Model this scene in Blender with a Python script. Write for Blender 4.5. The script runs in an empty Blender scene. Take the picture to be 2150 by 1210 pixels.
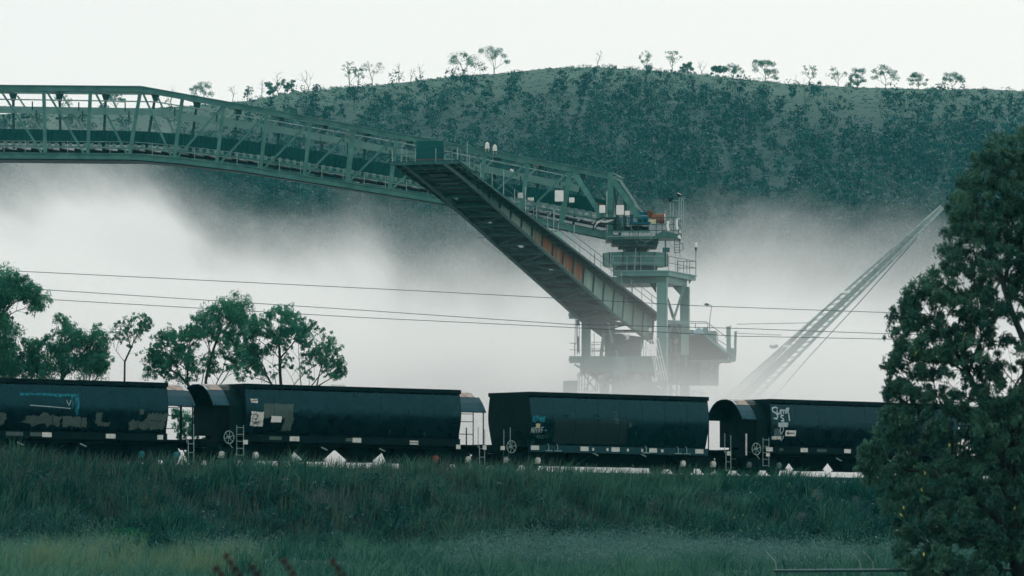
HAZE=.00006; FOG_D=.0085; FOG_G=.35
import bpy, math, random
import numpy as np
from mathutils import Vector, Matrix
R = math.radians
F = 14000.0; CX = 1075.0; HY = 1290.0        # focal length in photo pixels, optical centre, eye level
scene = bpy.context.scene
COL = scene.collection

# ------------------------------------------------------------------ materials
def rgb(c): return (c[0], c[1], c[2], 1.0)
def mat(name, col, rough=0.6, var=0.25, scale=3.0, col2=None, metal=0.0, bump=0.0, thr=None, spec=0.5, stretch=None, col3=None):
    m = bpy.data.materials.new(name); m.use_nodes = True
    nt = m.node_tree; N = nt.nodes; L = nt.links
    b = N['Principled BSDF']
    b.inputs['Roughness'].default_value = rough; b.inputs['Metallic'].default_value = metal
    b.inputs['Specular IOR Level'].default_value = spec; b.inputs['Specular Tint'].default_value = (.06,.60,.70,1)
    tc = N.new('ShaderNodeTexCoord'); mp = N.new('ShaderNodeMapping'); L.new(tc.outputs['Object'], mp.inputs['Vector'])
    if stretch: mp.inputs['Scale'].default_value = stretch
    n = N.new('ShaderNodeTexNoise'); n.inputs['Scale'].default_value = scale; n.inputs['Detail'].default_value = 6
    L.new(mp.outputs[0], n.inputs['Vector'])
    r = N.new('ShaderNodeValToRGB'); L.new(n.outputs['Fac'], r.inputs['Fac'])
    if col2 is None: col2 = tuple(c*(1-var) for c in col); lo = tuple(min(1, c*(1+var)) for c in col)
    else: lo = col
    r.color_ramp.elements[0].color = rgb(lo); r.color_ramp.elements[1].color = rgb(col2)
    if thr: r.color_ramp.elements[0].position, r.color_ramp.elements[1].position = thr
    else: r.color_ramp.elements[0].position = 0.3; r.color_ramp.elements[1].position = 0.7
    if col3:
        e = r.color_ramp.elements.new(0.98); e.color = rgb(col3)
    L.new(r.outputs[0], b.inputs['Base Color'])
    if bump:
        bp = N.new('ShaderNodeBump'); bp.inputs['Strength'].default_value = bump; bp.inputs['Distance'].default_value = 0.02
        L.new(n.outputs['Fac'], bp.inputs['Height']); L.new(bp.outputs[0], b.inputs['Normal'])
    return m

def leafmat(name, c1, c2, trans=0.25, rough=0.55):
    m = bpy.data.materials.new(name); m.use_nodes = True
    nt = m.node_tree; N = nt.nodes; L = nt.links
    b = N['Principled BSDF']; b.inputs['Roughness'].default_value = rough; b.inputs['Specular IOR Level'].default_value = 0.2; b.inputs['Specular Tint'].default_value = (.12,.62,.6,1)
    a = N.new('ShaderNodeAttribute'); a.attribute_name = 'tone'
    mx = N.new('ShaderNodeMix'); mx.data_type = 'RGBA'
    mx.inputs[6].default_value = rgb(c1); mx.inputs[7].default_value = rgb(c2)
    L.new(a.outputs['Fac'], mx.inputs[0]); L.new(mx.outputs[2], b.inputs['Base Color'])
    t = N.new('ShaderNodeBsdfTranslucent'); L.new(mx.outputs[2], t.inputs['Color'])
    ms = N.new('ShaderNodeMixShader'); ms.inputs[0].default_value = trans
    L.new(b.outputs[0], ms.inputs[1]); L.new(t.outputs[0], ms.inputs[2])
    L.new(ms.outputs[0], N['Material Output'].inputs['Surface'])
    return m

M = {}
M['steel']  = mat('green_steel_paint', (.090,.215,.180), .5, scale=1.2, col2=(.048,.130,.115), bump=.1)
M['steel_tower'] = mat('tower_green_paint', (.115,.26,.22), .5, scale=.8, col2=(.075,.185,.165))
M['steel_highlight'] = mat('pale_edge_highlight', (.30,.45,.40), .5, scale=2)  # highlight along the tower leg edges, put into the colour
M['dullrust'] = mat('dull_rust', (.17,.14,.11), .8, scale=5)
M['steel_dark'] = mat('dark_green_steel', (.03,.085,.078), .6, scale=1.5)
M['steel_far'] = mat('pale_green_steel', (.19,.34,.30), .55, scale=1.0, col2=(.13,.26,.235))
M['rail'] = mat('galvanised_rail', (.25,.36,.33), .45, scale=2, metal=.2)
M['rail_dark'] = mat('painted_dark_rail', (.03,.07,.07), .5)
M['clad']  = mat('teal_cladding', (.012,.085,.078), .55, scale=.8, col2=(.008,.06,.058))
M['pale_web'] = mat('pale_green_plate', (.25,.36,.28), .6, scale=.9, col2=(.13,.24,.19), stretch=(1,1,.3))
M['rust'] = mat('rusted_plate', (.16,.22,.16), .75, scale=1.3, col2=(.24,.080,.03), thr=(.36,.54), stretch=(1.3,1.3,.4), col3=(.06,.035,.02))
M['rustspot'] = mat('rust_metal', (.25,.085,.035), .8, scale=4, col2=(.16,.05,.025))
M['white'] = mat('white_enamel', (.80,.80,.74), .45, var=.06)
M['offwhite'] = mat('weathered_white', (.60,.62,.55), .6, var=.2, scale=6)
M['black'] = mat('black_rubber', (.012,.018,.02), .6)
M['grate'] = mat('grating_steel', (.018,.045,.045), .7, scale=3)
M['blue'] = mat('blue_machinery', (.01,.11,.14), .45, scale=3)
M['tarp'] = mat('pale_blue_tarp', (.25,.48,.56), .6, scale=3)
M['yellow'] = mat('cream_box', (.55,.52,.32), .6)
# wagon paint
def wagonmat(name, c, c2, rough):
    m = mat(name, c, rough, scale=.7, col2=c2, bump=0.0, stretch=(1,1,.5))
    nt = m.node_tree; N = nt.nodes; L = nt.links; b = N['Principled BSDF']
    tc = N.new('ShaderNodeTexCoord'); mp = N.new('ShaderNodeMapping'); mp.inputs['Scale'].default_value = (.7,.4,.8)
    L.new(tc.outputs['Object'], mp.inputs[0])
    n = N.new('ShaderNodeTexNoise'); n.inputs['Scale'].default_value = 2.2; n.inputs['Detail'].default_value = 8
    L.new(mp.outputs[0], n.inputs['Vector'])
    mr = N.new('ShaderNodeMapRange'); mr.inputs[1].default_value=.35; mr.inputs[2].default_value=.7
    mr.inputs[3].default_value = rough-.05; mr.inputs[4].default_value = rough+.16
    L.new(n.outputs['Fac'], mr.inputs[0]); L.new(mr.outputs[0], b.inputs['Roughness'])
    n2 = N.new('ShaderNodeTexNoise'); n2.inputs['Scale'].default_value = .8; n2.inputs['Detail'].default_value = 2
    L.new(tc.outputs['Object'], n2.inputs['Vector'])
    bp = N.new('ShaderNodeBump'); bp.inputs['Strength'].default_value = .12; bp.inputs['Distance'].default_value = .04
    L.new(n2.outputs['Fac'], bp.inputs['Height']); L.new(bp.outputs[0], b.inputs['Normal'])
    return m
M['wag'] = wagonmat('wagon_black_blue_paint', (.0006,.010,.016), (.0004,.006,.010), .24)
M['wag3'] = wagonmat('wagon_dark_teal_paint', (.0006,.016,.020), (.0004,.010,.013), .24)
M['wagdark'] = mat('wagon_underframe_black', (.002,.008,.010), .75, spec=.2, var=.4, bump=.2)
M['wagend'] = mat('dark_end_sheet', (.002,.009,.010), .75, spec=.2, var=.5, scale=2)  # dark end walls; also gives the added hood block its painted shade
M['hood'] = mat('faded_hood_paint', (.012,.05,.07), .38, scale=1.6, col2=(.006,.022,.03))
M['hoodrust'] = mat('rust_worn_hood_top', (.30,.16,.08), .6, scale=2.4, col2=(.03,.05,.06), thr=(.42,.62))
M['patch_grey'] = mat('grey_paint_patch', (.085,.11,.09), .6, scale=3, col2=(.045,.07,.06))
M['patch_brown'] = mat('brown_paint_patch', (.014,.020,.017), .45, scale=3, col2=(.008,.016,.016))
M['patch_teal'] = mat('teal_spray_paint', (.01,.20,.26), .5, scale=9, col2=(.006,.03,.04), thr=(.42,.58))
M['spray'] = mat('white_spray_paint', (.50,.60,.60), .6, scale=7, col2=(.32,.42,.42))
M['dimspray'] = mat('dim_grey_spray', (.10,.16,.16), .6, scale=7, col2=(.05,.09,.09))
M['teal_hub'] = mat('teal_axle_cap', (.02,.17,.19), .5)
M['orange_hub'] = mat('orange_axle_cap', (.32,.07,.03), .5)
M['bark'] = mat('dark_bark', (.030,.040,.036), .85, scale=5, var=.4)
M['boom_grey'] = mat('haze_paled_boom_grey', (.24,.31,.29), .6, scale=2)  # paleness of fog and haze put into the boom's own colour
M['palebark'] = mat('pale_bark', (.10,.14,.12), .85, scale=3, var=.4)
M['wire'] = mat('wire_metal', (.06,.09,.10), .6)
M['ground'] = mat('earth_ground', (.002,.022,.020), .95, scale=.6, col2=(.001,.014,.014))
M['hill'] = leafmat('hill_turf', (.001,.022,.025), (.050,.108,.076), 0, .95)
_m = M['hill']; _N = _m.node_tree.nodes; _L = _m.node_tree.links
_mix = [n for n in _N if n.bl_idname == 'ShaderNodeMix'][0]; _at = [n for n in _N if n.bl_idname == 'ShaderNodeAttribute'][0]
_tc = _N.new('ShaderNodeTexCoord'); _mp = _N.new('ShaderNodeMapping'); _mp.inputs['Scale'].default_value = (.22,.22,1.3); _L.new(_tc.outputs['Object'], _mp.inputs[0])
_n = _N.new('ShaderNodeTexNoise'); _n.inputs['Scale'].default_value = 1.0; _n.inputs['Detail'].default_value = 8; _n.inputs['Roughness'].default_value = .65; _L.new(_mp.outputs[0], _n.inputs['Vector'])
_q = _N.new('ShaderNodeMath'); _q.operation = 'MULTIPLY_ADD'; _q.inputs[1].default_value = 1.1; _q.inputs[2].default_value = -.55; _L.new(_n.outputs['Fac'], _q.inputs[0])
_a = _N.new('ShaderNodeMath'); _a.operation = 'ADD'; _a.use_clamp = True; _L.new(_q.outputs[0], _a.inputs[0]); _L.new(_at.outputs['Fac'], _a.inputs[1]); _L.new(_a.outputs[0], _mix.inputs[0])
M['ballast'] = mat('track_ballast', (.10,.11,.10), .95, scale=8, var=.5, bump=.8)
M['leaf_tree'] = leafmat('gum_leaves', (.014,.135,.098), (.075,.29,.18), .5)
M['leaf_fg'] = leafmat('foreground_gum_leaves', (.006,.058,.054), (.085,.230,.150), .35, .45)
M['leaf_hill'] = leafmat('hill_tree_leaves', (.001,.025,.030), (.008,.088,.072), .15)
M['leaf_ridge'] = leafmat('ridge_tree_leaves', (.030,.12,.085), (.10,.24,.16), .45)  # lightened so the leaf colour carries distant haze and thin foliage
M['grass'] = leafmat('tall_grass_blades', (.002,.058,.050), (.085,.230,.150), .3)
M['shrub'] = leafmat('shrub_leaves', (.001,.038,.038), (.022,.115,.105), .2)
M['bright'] = leafmat('bright_green_shrub_leaves', (.002,.095,.045), (.008,.16,.07), .25)
M['yellow_leaf'] = mat('yellowing_leaves', (.45,.48,.10), .6)
M['seed'] = mat('brown_seed_heads', (.055,.026,.024), .8)

# ------------------------------------------------------------------ mesh helpers
def P(x, y, Y):
    """photo pixel -> point at depth Y (eye at the origin, looking along +Y)"""
    return Vector(((x-CX)*Y/F, Y, (HY-y)*Y/F))

class MB:
    def __init__(s): s.v = []; s.f = []; s.cuts = []
    def add(s, vs, fs):
        s.cuts.append((len(s.v), len(s.f)))
        n = len(s.v); s.v += [tuple(v) for v in vs]; s.f += [tuple(i+n for i in f) for f in fs]; return s
    def box(s, x0,x1,y0,y1,z0,z1):
        return s.add([(x0,y0,z0),(x1,y0,z0),(x1,y1,z0),(x0,y1,z0),(x0,y0,z1),(x1,y0,z1),(x1,y1,z1),(x0,y1,z1)],
            [(0,3,2,1),(4,5,6,7),(0,1,5,4),(1,2,6,5),(2,3,7,6),(3,0,4,7)])
    def beam(s, a, b, w, h, up=(0,0,1)):
        a = Vector(a); b = Vector(b); d = (b-a)
        if d.length < 1e-6: return s
        d.normalize(); up = Vector(up)
        if abs(d.dot(up)) > .98: up = Vector((0,1,0))
        r = d.cross(up).normalized(); u = r.cross(d).normalized()
        r *= w/2; u *= h/2
        vs = [a-r-u, a+r-u, a+r+u, a-r+u, b-r-u, b+r-u, b+r+u, b-r+u]
        return s.add(vs, [(0,1,2,3),(7,6,5,4),(0,4,5,1),(1,5,6,2),(2,6,7,3),(3,7,4,0)])
    def ibeam(s, a, b, w, h, t=.08, up=(0,0,1)):
        a = Vector(a); b = Vector(b); d = (b-a).normalized(); up = Vector(up)
        r = d.cross(up).normalized(); u = r.cross(d).normalized()
        o = u*(h/2-t/2)
        s.beam(a+o, b+o, w, t, up); s.beam(a-o, b-o, w, t, up); s.beam(a, b, t*.8, h-2*t-.002, up); return s
    def tube(s, pts, r, n=6, cap=True):
        pts = [Vector(p) for p in pts]; rs = r if isinstance(r, (list,tuple)) else [r]*len(pts)
        ring = []
        for i, p in enumerate(pts):
            d = (pts[min(i+1,len(pts)-1)] - pts[max(i-1,0)]).normalized()
            ref = Vector((0,0,1)) if abs(d.z) < .9 else Vector((1,0,0))
            a = d.cross(ref).normalized(); b = d.cross(a)
            ring.append([p + (a*math.cos(2*math.pi*k/n) + b*math.sin(2*math.pi*k/n))*rs[i] for k in range(n)])
        vs = [v for q in ring for v in q]; fs = []
        for i in range(len(pts)-1):
            for k in range(n):
                fs.append((i*n+k, i*n+(k+1)%n, (i+1)*n+(k+1)%n, (i+1)*n+k))
        if cap: fs.append(tuple(range(n-1,-1,-1))); fs.append(tuple((len(pts)-1)*n+k for k in range(n)))
        return s.add(vs, fs)
    def prism(s, poly, vec):
        """closed solid: polygon of 3-D points swept by vec"""
        n = len(poly); v = Vector(vec); vs = [Vector(p) for p in poly] + [Vector(p)+v for p in poly]
        fs = [tuple(range(n)), tuple(range(2*n-1, n-1, -1))] + [(i, i+n, (i+1)%n+n, (i+1)%n) for i in range(n)]
        return s.add(vs, fs)
    # shapes given by where they stand in the photo and how deep they are
    def pbox(s, x0,y0,x1,y1,Y,dep):
        a = P(x0,y1,Y); b = P(x1,y0,Y); return s.box(a.x,b.x,Y,Y+dep,a.z,b.z)
    def pbeam(s, x0,y0,x1,y1,Y,wpx,dep=None,Y2=None):
        a = P(x0,y0,Y); b = P(x1,y1,Y2 or Y); w = wpx*Y/F
        return s.beam(a, b, w, dep or w, up=(0,1,0))
    def ppoly(s, pts, Y, dep): return s.prism([P(x,y,Y) for x,y in pts], (0,dep,0))
    def ptube(s, pts, Y, rpx, n=6): return s.tube([P(x,y,Y) for x,y in pts], rpx*Y/F, n)
    def each(s, name, m, parent=None):
        """every piece added becomes a part of its own"""
        cuts = s.cuts+[(len(s.v),len(s.f))]
        for (v0,f0),(v1,f1) in zip(cuts[:-1],cuts[1:]):
            q = MB(); q.v = s.v[v0:v1]; q.f = [tuple(i-v0 for i in f) for f in s.f[f0:f1]]; q.build(name, m, parent)
    def build(s, name, m, parent=None, smooth=False):
        me = bpy.data.meshes.new(name)
        off = Vector(parent['_o']) if parent is not None and '_o' in parent else Vector((0,0,0))
        me.from_pydata([tuple(Vector(v)-off) for v in s.v], [], s.f); me.materials.append(m if not isinstance(m,str) else M[m])
        me.validate(); me.update()
        if smooth:
            for p in me.polygons: p.use_smooth = True
        o = bpy.data.objects.new(name, me); COL.objects.link(o); o.parent = parent
        return o

def tag(o, label=None, cat=None, group=None, kind=None):
    if label: o['label'] = label
    if cat: o['category'] = cat
    if group: o['group'] = group
    if kind: o['kind'] = kind
    return o
ROOTS = []
def thing(name, label, cat, loc=(0,0,0), rz=0, group=None, local=False):
    o = bpy.data.objects.new(name, None); COL.objects.link(o); o.location = loc; o.rotation_euler = (0,0,rz)
    if not local: o['_o'] = tuple(loc)
    ROOTS.append(o)
    return tag(o, label, cat, group)
def copy_tree(o, parent=None):
    c = o.copy(); COL.objects.link(c); c.parent = parent
    for ch in o.children: copy_tree(ch, c)
    return c

def npmesh(name, verts, faces4, m, parent=None, tone=None, off=None):
    """many quads at once: verts (n,3), faces (k,4) or (k,3)"""
    verts = np.asarray(verts, np.float32)
    if off is not None: verts = verts - np.asarray(off, np.float32)
    faces = np.asarray(faces4, np.int32); k, q = faces.shape
    me = bpy.data.meshes.new(name)
    me.vertices.add(len(verts)); me.vertices.foreach_set('co', verts.ravel())
    me.loops.add(k*q); me.loops.foreach_set('vertex_index', faces.ravel())
    me.polygons.add(k); me.polygons.foreach_set('loop_start', np.arange(0, k*q, q, dtype=np.int32))
    me.update(calc_edges=True)
    if tone is not None:
        at = me.attributes.new('tone', 'FLOAT', 'FACE'); at.data.foreach_set('value', np.asarray(tone, np.float32))
    me.materials.append(M[m] if isinstance(m,str) else m)
    o = bpy.data.objects.new(name, me); COL.objects.link(o); o.parent = parent
    return o

def leaves(rng, centers, n_each, rad, size, aspect=.35, droop=0.3, tone=None, flat=1.0, puffy=False, jit=.4):
    """leaf-shaped quads (diamonds) scattered round centres; returns verts, faces, tone"""
    C = np.repeat(np.asarray(centers, float), n_each, axis=0); n = len(C)
    rad = np.repeat(np.broadcast_to(rad, len(centers)), n_each)
    d = rng.normal(size=(n,3)); d /= np.linalg.norm(d,axis=1)[:,None]; rr = rng.random(n)**.45
    p = C + d*(rad*rr)[:,None]*np.array([1,1,flat])
    a = rng.normal(size=(n,3)); a[:,2] -= droop*2; a /= np.linalg.norm(a,axis=1)[:,None]
    if puffy:      # leaves lie along the outside of each clump
        dd = d+np.array([0,0,.35])+rng.normal(size=(n,3))*.3; a = np.cross(dd, rng.normal(size=(n,3))); a /= np.linalg.norm(a,axis=1)[:,None]
    b = np.cross(a, dd if puffy else rng.normal(size=(n,3))); b /= np.linalg.norm(b,axis=1)[:,None]
    s = size*(.6+.8*rng.random(n))
    a *= s[:,None]; b *= (s*aspect)[:,None]
    v = np.stack([p-a*.5, p+b*.5-a*.05, p+a*.5, p-b*.5-a*.05], axis=1).reshape(-1,3)
    f = np.arange(4*n).reshape(n,4)
    if tone is None: tone = rng.random(len(centers))
    t = np.clip(np.repeat(tone, n_each)*(1-jit*.75) + rng.random(n)*jit, 0, 1)
    return v, f, t
# ------------------------------------------------------------------ camera, world, sun, air
cam = bpy.data.cameras.new('camera'); cam_o = bpy.data.objects.new('camera', cam); COL.objects.link(cam_o)
cam_o.location = (0,0,0); cam_o.rotation_euler = (R(90),0,0)
cam.sensor_width = 36; cam.lens = 36*F/2150; cam.shift_y = (HY-605)/2150
cam.clip_start = 1; cam.clip_end = 9000
cam.dof.use_dof = True; cam.dof.focus_distance = 430; cam.dof.aperture_fstop = 5.0
scene.camera = cam_o

SUN_EL, SUN_AZ = 32, 14       # sun behind thin cloud, ahead and a little right of the view (+Y)
w = bpy.data.worlds.new('World'); scene.world = w; w.use_nodes = True
N = w.node_tree.nodes; L = w.node_tree.links; bg = N['Background']
sky = N.new('ShaderNodeTexSky'); sky.sky_type = 'NISHITA'; sky.sun_disc = False
sky.sun_elevation = R(SUN_EL); sky.sun_rotation = R(SUN_AZ); sky.air_density = 1.0; sky.dust_density = 4.0
# thin overcast: the clear sky mixed with a pale cloud deck
tc = N.new('ShaderNodeTexCoord'); nz = N.new('ShaderNodeTexNoise'); nz.inputs['Scale'].default_value = 3.0; nz.inputs['Detail'].default_value = 4
L.new(tc.outputs['Generated'], nz.inputs['Vector'])
cr = N.new('ShaderNodeValToRGB'); L.new(nz.outputs['Fac'], cr.inputs['Fac'])
cr.color_ramp.elements[0].color = (9.5,9.55,9.6,1); cr.color_ramp.elements[1].color = (10.15,10.15,10.2,1)
mx = N.new('ShaderNodeMix'); mx.data_type = 'RGBA'; mx.inputs[0].default_value = .90
L.new(sky.outputs[0], mx.inputs[6]); L.new(cr.outputs[0], mx.inputs[7])
L.new(mx.outputs[2], bg.inputs['Color']); bg.inputs['Strength'].default_value = 0.10

sl = bpy.data.lights.new('sun', 'SUN'); sl.energy = 1.0; sl.angle = R(12); sl.color = (1,.97,.92)
so = bpy.data.objects.new('sun', sl); COL.objects.link(so)
d = Vector((math.sin(R(SUN_AZ))*math.cos(R(SUN_EL)), math.cos(R(SUN_AZ))*math.cos(R(SUN_EL)), math.sin(R(SUN_EL))))
so.rotation_euler = (-d).to_track_quat('-Z','Y').to_euler()

vs = scene.view_settings; vs.view_transform = 'Standard'; vs.look = 'None'; vs.exposure = 0.0; vs.gamma = 1.0
cy = scene.cycles
cy.use_denoising = True; cy.use_adaptive_sampling = True; cy.adaptive_threshold = 0.03
cy.max_bounces = 10; cy.diffuse_bounces = 2; cy.glossy_bounces = 2; cy.transmission_bounces = 2
cy.volume_bounces = 8; cy.transparent_max_bounces = 16
cy.volume_step_rate = 1.0; cy.volume_max_steps = 64

# haze: even, pale, round everything
def volmat(name, color, density, aniso):
    m = bpy.data.materials.new(name); m.use_nodes = True; nt = m.node_tree
    nt.nodes.remove(nt.nodes['Principled BSDF'])
    v = nt.nodes.new('ShaderNodeVolumePrincipled'); v.inputs['Color'].default_value = rgb(color)
    v.inputs['Density'].default_value = density; v.inputs['Anisotropy'].default_value = aniso
    nt.links.new(v.outputs[0], nt.nodes['Material Output'].inputs['Volume']); return m, v
HZM, _ = volmat('haze_air', (.10,.60,.66), HAZE, .2)
hz = MB().box(-420,420,-40,3100,-4,290).build('haze', HZM); tag(hz, 'thin teal morning haze filling the valley air', 'haze', kind='stuff')

FM, FV = volmat('fog_vapour', (.912,.922,.910), .02, FOG_G)
nt = FM.node_tree; N = nt.nodes; L = nt.links
geo = N.new('ShaderNodeNewGeometry'); sep = N.new('ShaderNodeSeparateXYZ'); L.new(geo.outputs['Position'], sep.inputs[0])
def mth(op, a, b=None, c=None, clamp=False):
    n = N.new('ShaderNodeMath'); n.operation = op; n.use_clamp = clamp
    for i, q in enumerate((a,b,c)):
        if q is None: continue
        if isinstance(q,(int,float)): n.inputs[i].default_value = q
        else: L.new(q, n.inputs[i])
    return n.outputs[0]
X, Y_, Z = sep.outputs[0], sep.outputs[1], sep.outputs[2]
prof = [(0,352),(140,356),(205,395),(260,440),(350,468),(450,485),(600,482),(700,495),(745,512),(785,545),(860,578),(960,585),(1100,585),(1400,578),(1500,562),(1600,562),(1750,572),(1900,590),(2150,600)]
fc = N.new('ShaderNodeFloatCurve'); cv = fc.mapping.curves[0]
def cxn(x): return ((x-CX)*1150/F + 110)/220
def hyn(y): return (HY-y-(0 if y < 360 else (14 if y < 515 else 32)))/F*10            # slope of the sightline to the fog's top, times ten
pts = [(cxn(x), hyn(y)) for x,y in prof]
cv.points[0].location = pts[0]; cv.points[1].location = pts[-1]
for q in pts[1:-1]: cv.points.new(*q)
fc.mapping.update()
L.new(mth('DIVIDE', mth('ADD', X, 110), 220), fc.inputs['Value'])
slope = mth('MULTIPLY', fc.outputs[0], .1)          # height per metre of distance along the valley
tz = N.new('ShaderNodeTexNoise'); tz.inputs['Scale'].default_value = .055; tz.inputs['Detail'].default_value = 5; tz.inputs['Roughness'].default_value = .62
mp = N.new('ShaderNodeMapping'); mp.inputs['Scale'].default_value = (1,.05,1.25); L.new(geo.outputs['Position'], mp.inputs[0]); L.new(mp.outputs[0], tz.inputs['Vector'])
nsz = mth('SUBTRACT', tz.outputs['Fac'], .5)
# height of the top: 25 m at the machine, rising with the hillside behind
rise = mth('MAXIMUM', mth('SUBTRACT', Y_, 600), 0)
gain = mth('DIVIDE', mth('SUBTRACT', mth('MULTIPLY', slope, 1250), 32), 650)
top = mth('ADD', mth('MULTIPLY', rise, gain), 21.0)
top = mth('ADD', top, mth('MULTIPLY', nsz, mth('ADD', mth("MULTIPLY", rise, .050), 2.6)))
wide = mth('DIVIDE', mth('ADD', X, 45), 35, clamp=True)
soft = mth("ADD", mth("MULTIPLY", rise, mth('MULTIPLY_ADD', wide, .0045, .0030)), 2.6)
e = mth('DIVIDE', mth('SUBTRACT', top, Z), soft)          # >0 below the top
dn = mth('MULTIPLY', mth('EXPONENT', mth('MINIMUM', e, 1.7)), FOG_D)
dn = mth('MULTIPLY', dn, mth('MULTIPLY_ADD', nsz, 1.6, 1.0))
dn = mth('MULTIPLY', dn, mth('DIVIDE', mth('SUBTRACT', Y_, 480), 40, clamp=True))
dn = mth("MULTIPLY", dn, mth("GREATER_THAN", e, -3.5)); L.new(dn, FV.inputs['Density'])
fog = MB()
xs = 190
vv = []
for Yq, zt in ((478,38),(600,44),(1500,165)): vv += [(-xs,Yq,-2),(xs,Yq,-2),(xs,Yq,zt),(-xs,Yq,zt)]
fs_ = [(0,1,2,3),(11,10,9,8)]
for a in (0,4):
    for k in range(4): fs_.append((a+k, a+4+k, a+4+(k+1)%4, a+(k+1)%4))
fog.add(vv, fs_); fo = fog.build('fog_bank', FM); tag(fo, 'thick white fog bank lying in the valley below the hill', 'fog', kind='stuff')
FM.cycles.volume_sampling = 'DISTANCE' if hasattr(FM.cycles,'volume_sampling') else None

# ------------------------------------------------------------------ hill
RP = [(-900,255),(-300,248),(0,240),(200,233),(400,223),(520,212),(620,194),(750,183),(850,173),(950,161),(1050,155),(1150,144),(1250,141),(1350,148),(1450,155),(1550,166),(1650,176),(1800,184),(1950,188),(2080,188),(2150,192),(2600,215),(3100,260)]
rx, ry = zip(*RP)
def hprof(s):   # share of the ridge's sightline slope, by distance share
    s = np.asarray(s, float)
    up = .25 + .75*np.sin(np.clip(s,0,1)*math.pi/2)**.9
    return np.where(s < 1, up, 1 - (s-1)**2*1.6)
_r = np.random.default_rng(5)
_w = [( _r.random()*.05+.008, _r.random()*.012+.003, _r.random()*6.28) for _ in range(14)]
def hill_z(X, Y):
    X = np.asarray(X,float); Y = np.asarray(Y,float)
    k = X/Y*F + CX; sl = (HY - np.interp(k, rx, ry))/F
    s = (Y-1300)/900.0
    z = Y*sl*hprof(s)
    lump = sum(np.sin(X*a+Y*b+c) for a,b,c in _w)/14
    return z + lump*7*np.clip(1-s,0,1)*np.clip(s*4,0,1)
gx = np.linspace(-1.0,1.0,420); gy = np.linspace(1280,2700,320)
GX, GY = np.meshgrid(gx, gy); XX = GX*(GY*.28)
ZZ = hill_z(XX, GY)
vts = np.stack([XX.ravel(), GY.ravel(), ZZ.ravel()],1); nx_, ny_ = len(gx), len(gy)
ii = np.arange(nx_*ny_).reshape(ny_,nx_)
fcs = np.stack([ii[:-1,:-1].ravel(), ii[:-1,1:].ravel(), ii[1:,1:].ravel(), ii[1:,:-1].ravel()],1)
fc_s = (vts[fcs[:,0],1]-1300)/900; fc_k = vts[fcs[:,0],0]/vts[fcs[:,0],1]*F+CX
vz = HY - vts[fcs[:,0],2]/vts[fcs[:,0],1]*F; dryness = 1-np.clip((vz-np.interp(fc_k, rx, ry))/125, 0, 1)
pn = np.sin(vts[fcs[:,0],0]*.05+vts[fcs[:,0],1]*.02)*np.sin(vts[fcs[:,0],1]*.06-vts[fcs[:,0],0]*.03)
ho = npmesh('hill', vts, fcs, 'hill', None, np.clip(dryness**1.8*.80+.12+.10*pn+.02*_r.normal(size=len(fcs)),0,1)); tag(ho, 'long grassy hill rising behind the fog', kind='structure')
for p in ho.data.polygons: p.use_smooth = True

# ------------------------------------------------------------------ ground: valley floor, railway bank, field in front
TH = R(42); Y0 = 311.0; ct, st = math.cos(TH), math.sin(TH)
def T(t, w, z): return Vector((t*ct - w*st, Y0 + t*st + w*ct, z))
def ground_z(X, Y):
    X = np.asarray(X,float); Y = np.asarray(Y,float)
    w = -X*st + (Y-Y0)*ct
    t = X*ct + (Y-Y0)*st
    crest = 6.06 + .25*np.exp(-((t+34)/12)**2)
    toe = 2.3 - .004*np.clip(-w-16,0,400)
    wob = 1.3*np.sin(t*.33)+.9*np.sin(t*.81+1)+.5*np.sin(t*1.7)
    a = np.clip((w+16.5+wob)/(13.0+wob), 0, 1); a = a*a*(3-2*a)
    z = toe*(1-a) + crest*a
    near = np.clip((-w-16.5)/190, 0, 1)
    z = z*(1-near) + (-1.7)*near
    beyond = np.clip((w-4)/40,0,1)
    z = z + beyond*(5.9-crest)*1.0
    z += .30*np.sin(t*.55+w*.4)*np.sin(t*.23-w*.9+2)*np.clip((-w-2)/4,0,1)*(1-near) + .42*np.sin(X*.31+Y*.11)*np.sin(Y*.23-X*.07)*np.clip(-w/8,0,1)*(1-near)
    return z
ng = 220
gxx = np.linspace(-1,1,ng); gyy = np.concatenate([np.linspace(-40,120,20), np.linspace(124,420,160), np.linspace(440,3050,60)])
A_, B_ = np.meshgrid(gxx, gyy); XX = A_*(60+np.abs(B_)*.25); ZZ = ground_z(XX,B_)
ZZ = np.where(B_>1200, np.minimum(ZZ,5.8), ZZ)
ii = np.arange(A_.size).reshape(A_.shape)
go = npmesh('ground', np.stack([XX.ravel(),B_.ravel(),ZZ.ravel()],1), np.stack([ii[:-1,:-1].ravel(), ii[:-1,1:].ravel(), ii[1:,1:].ravel(), ii[1:,:-1].ravel()],1), 'ground')
tag(go,'rough ground of the railway bank and field','ground',kind='structure')
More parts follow.
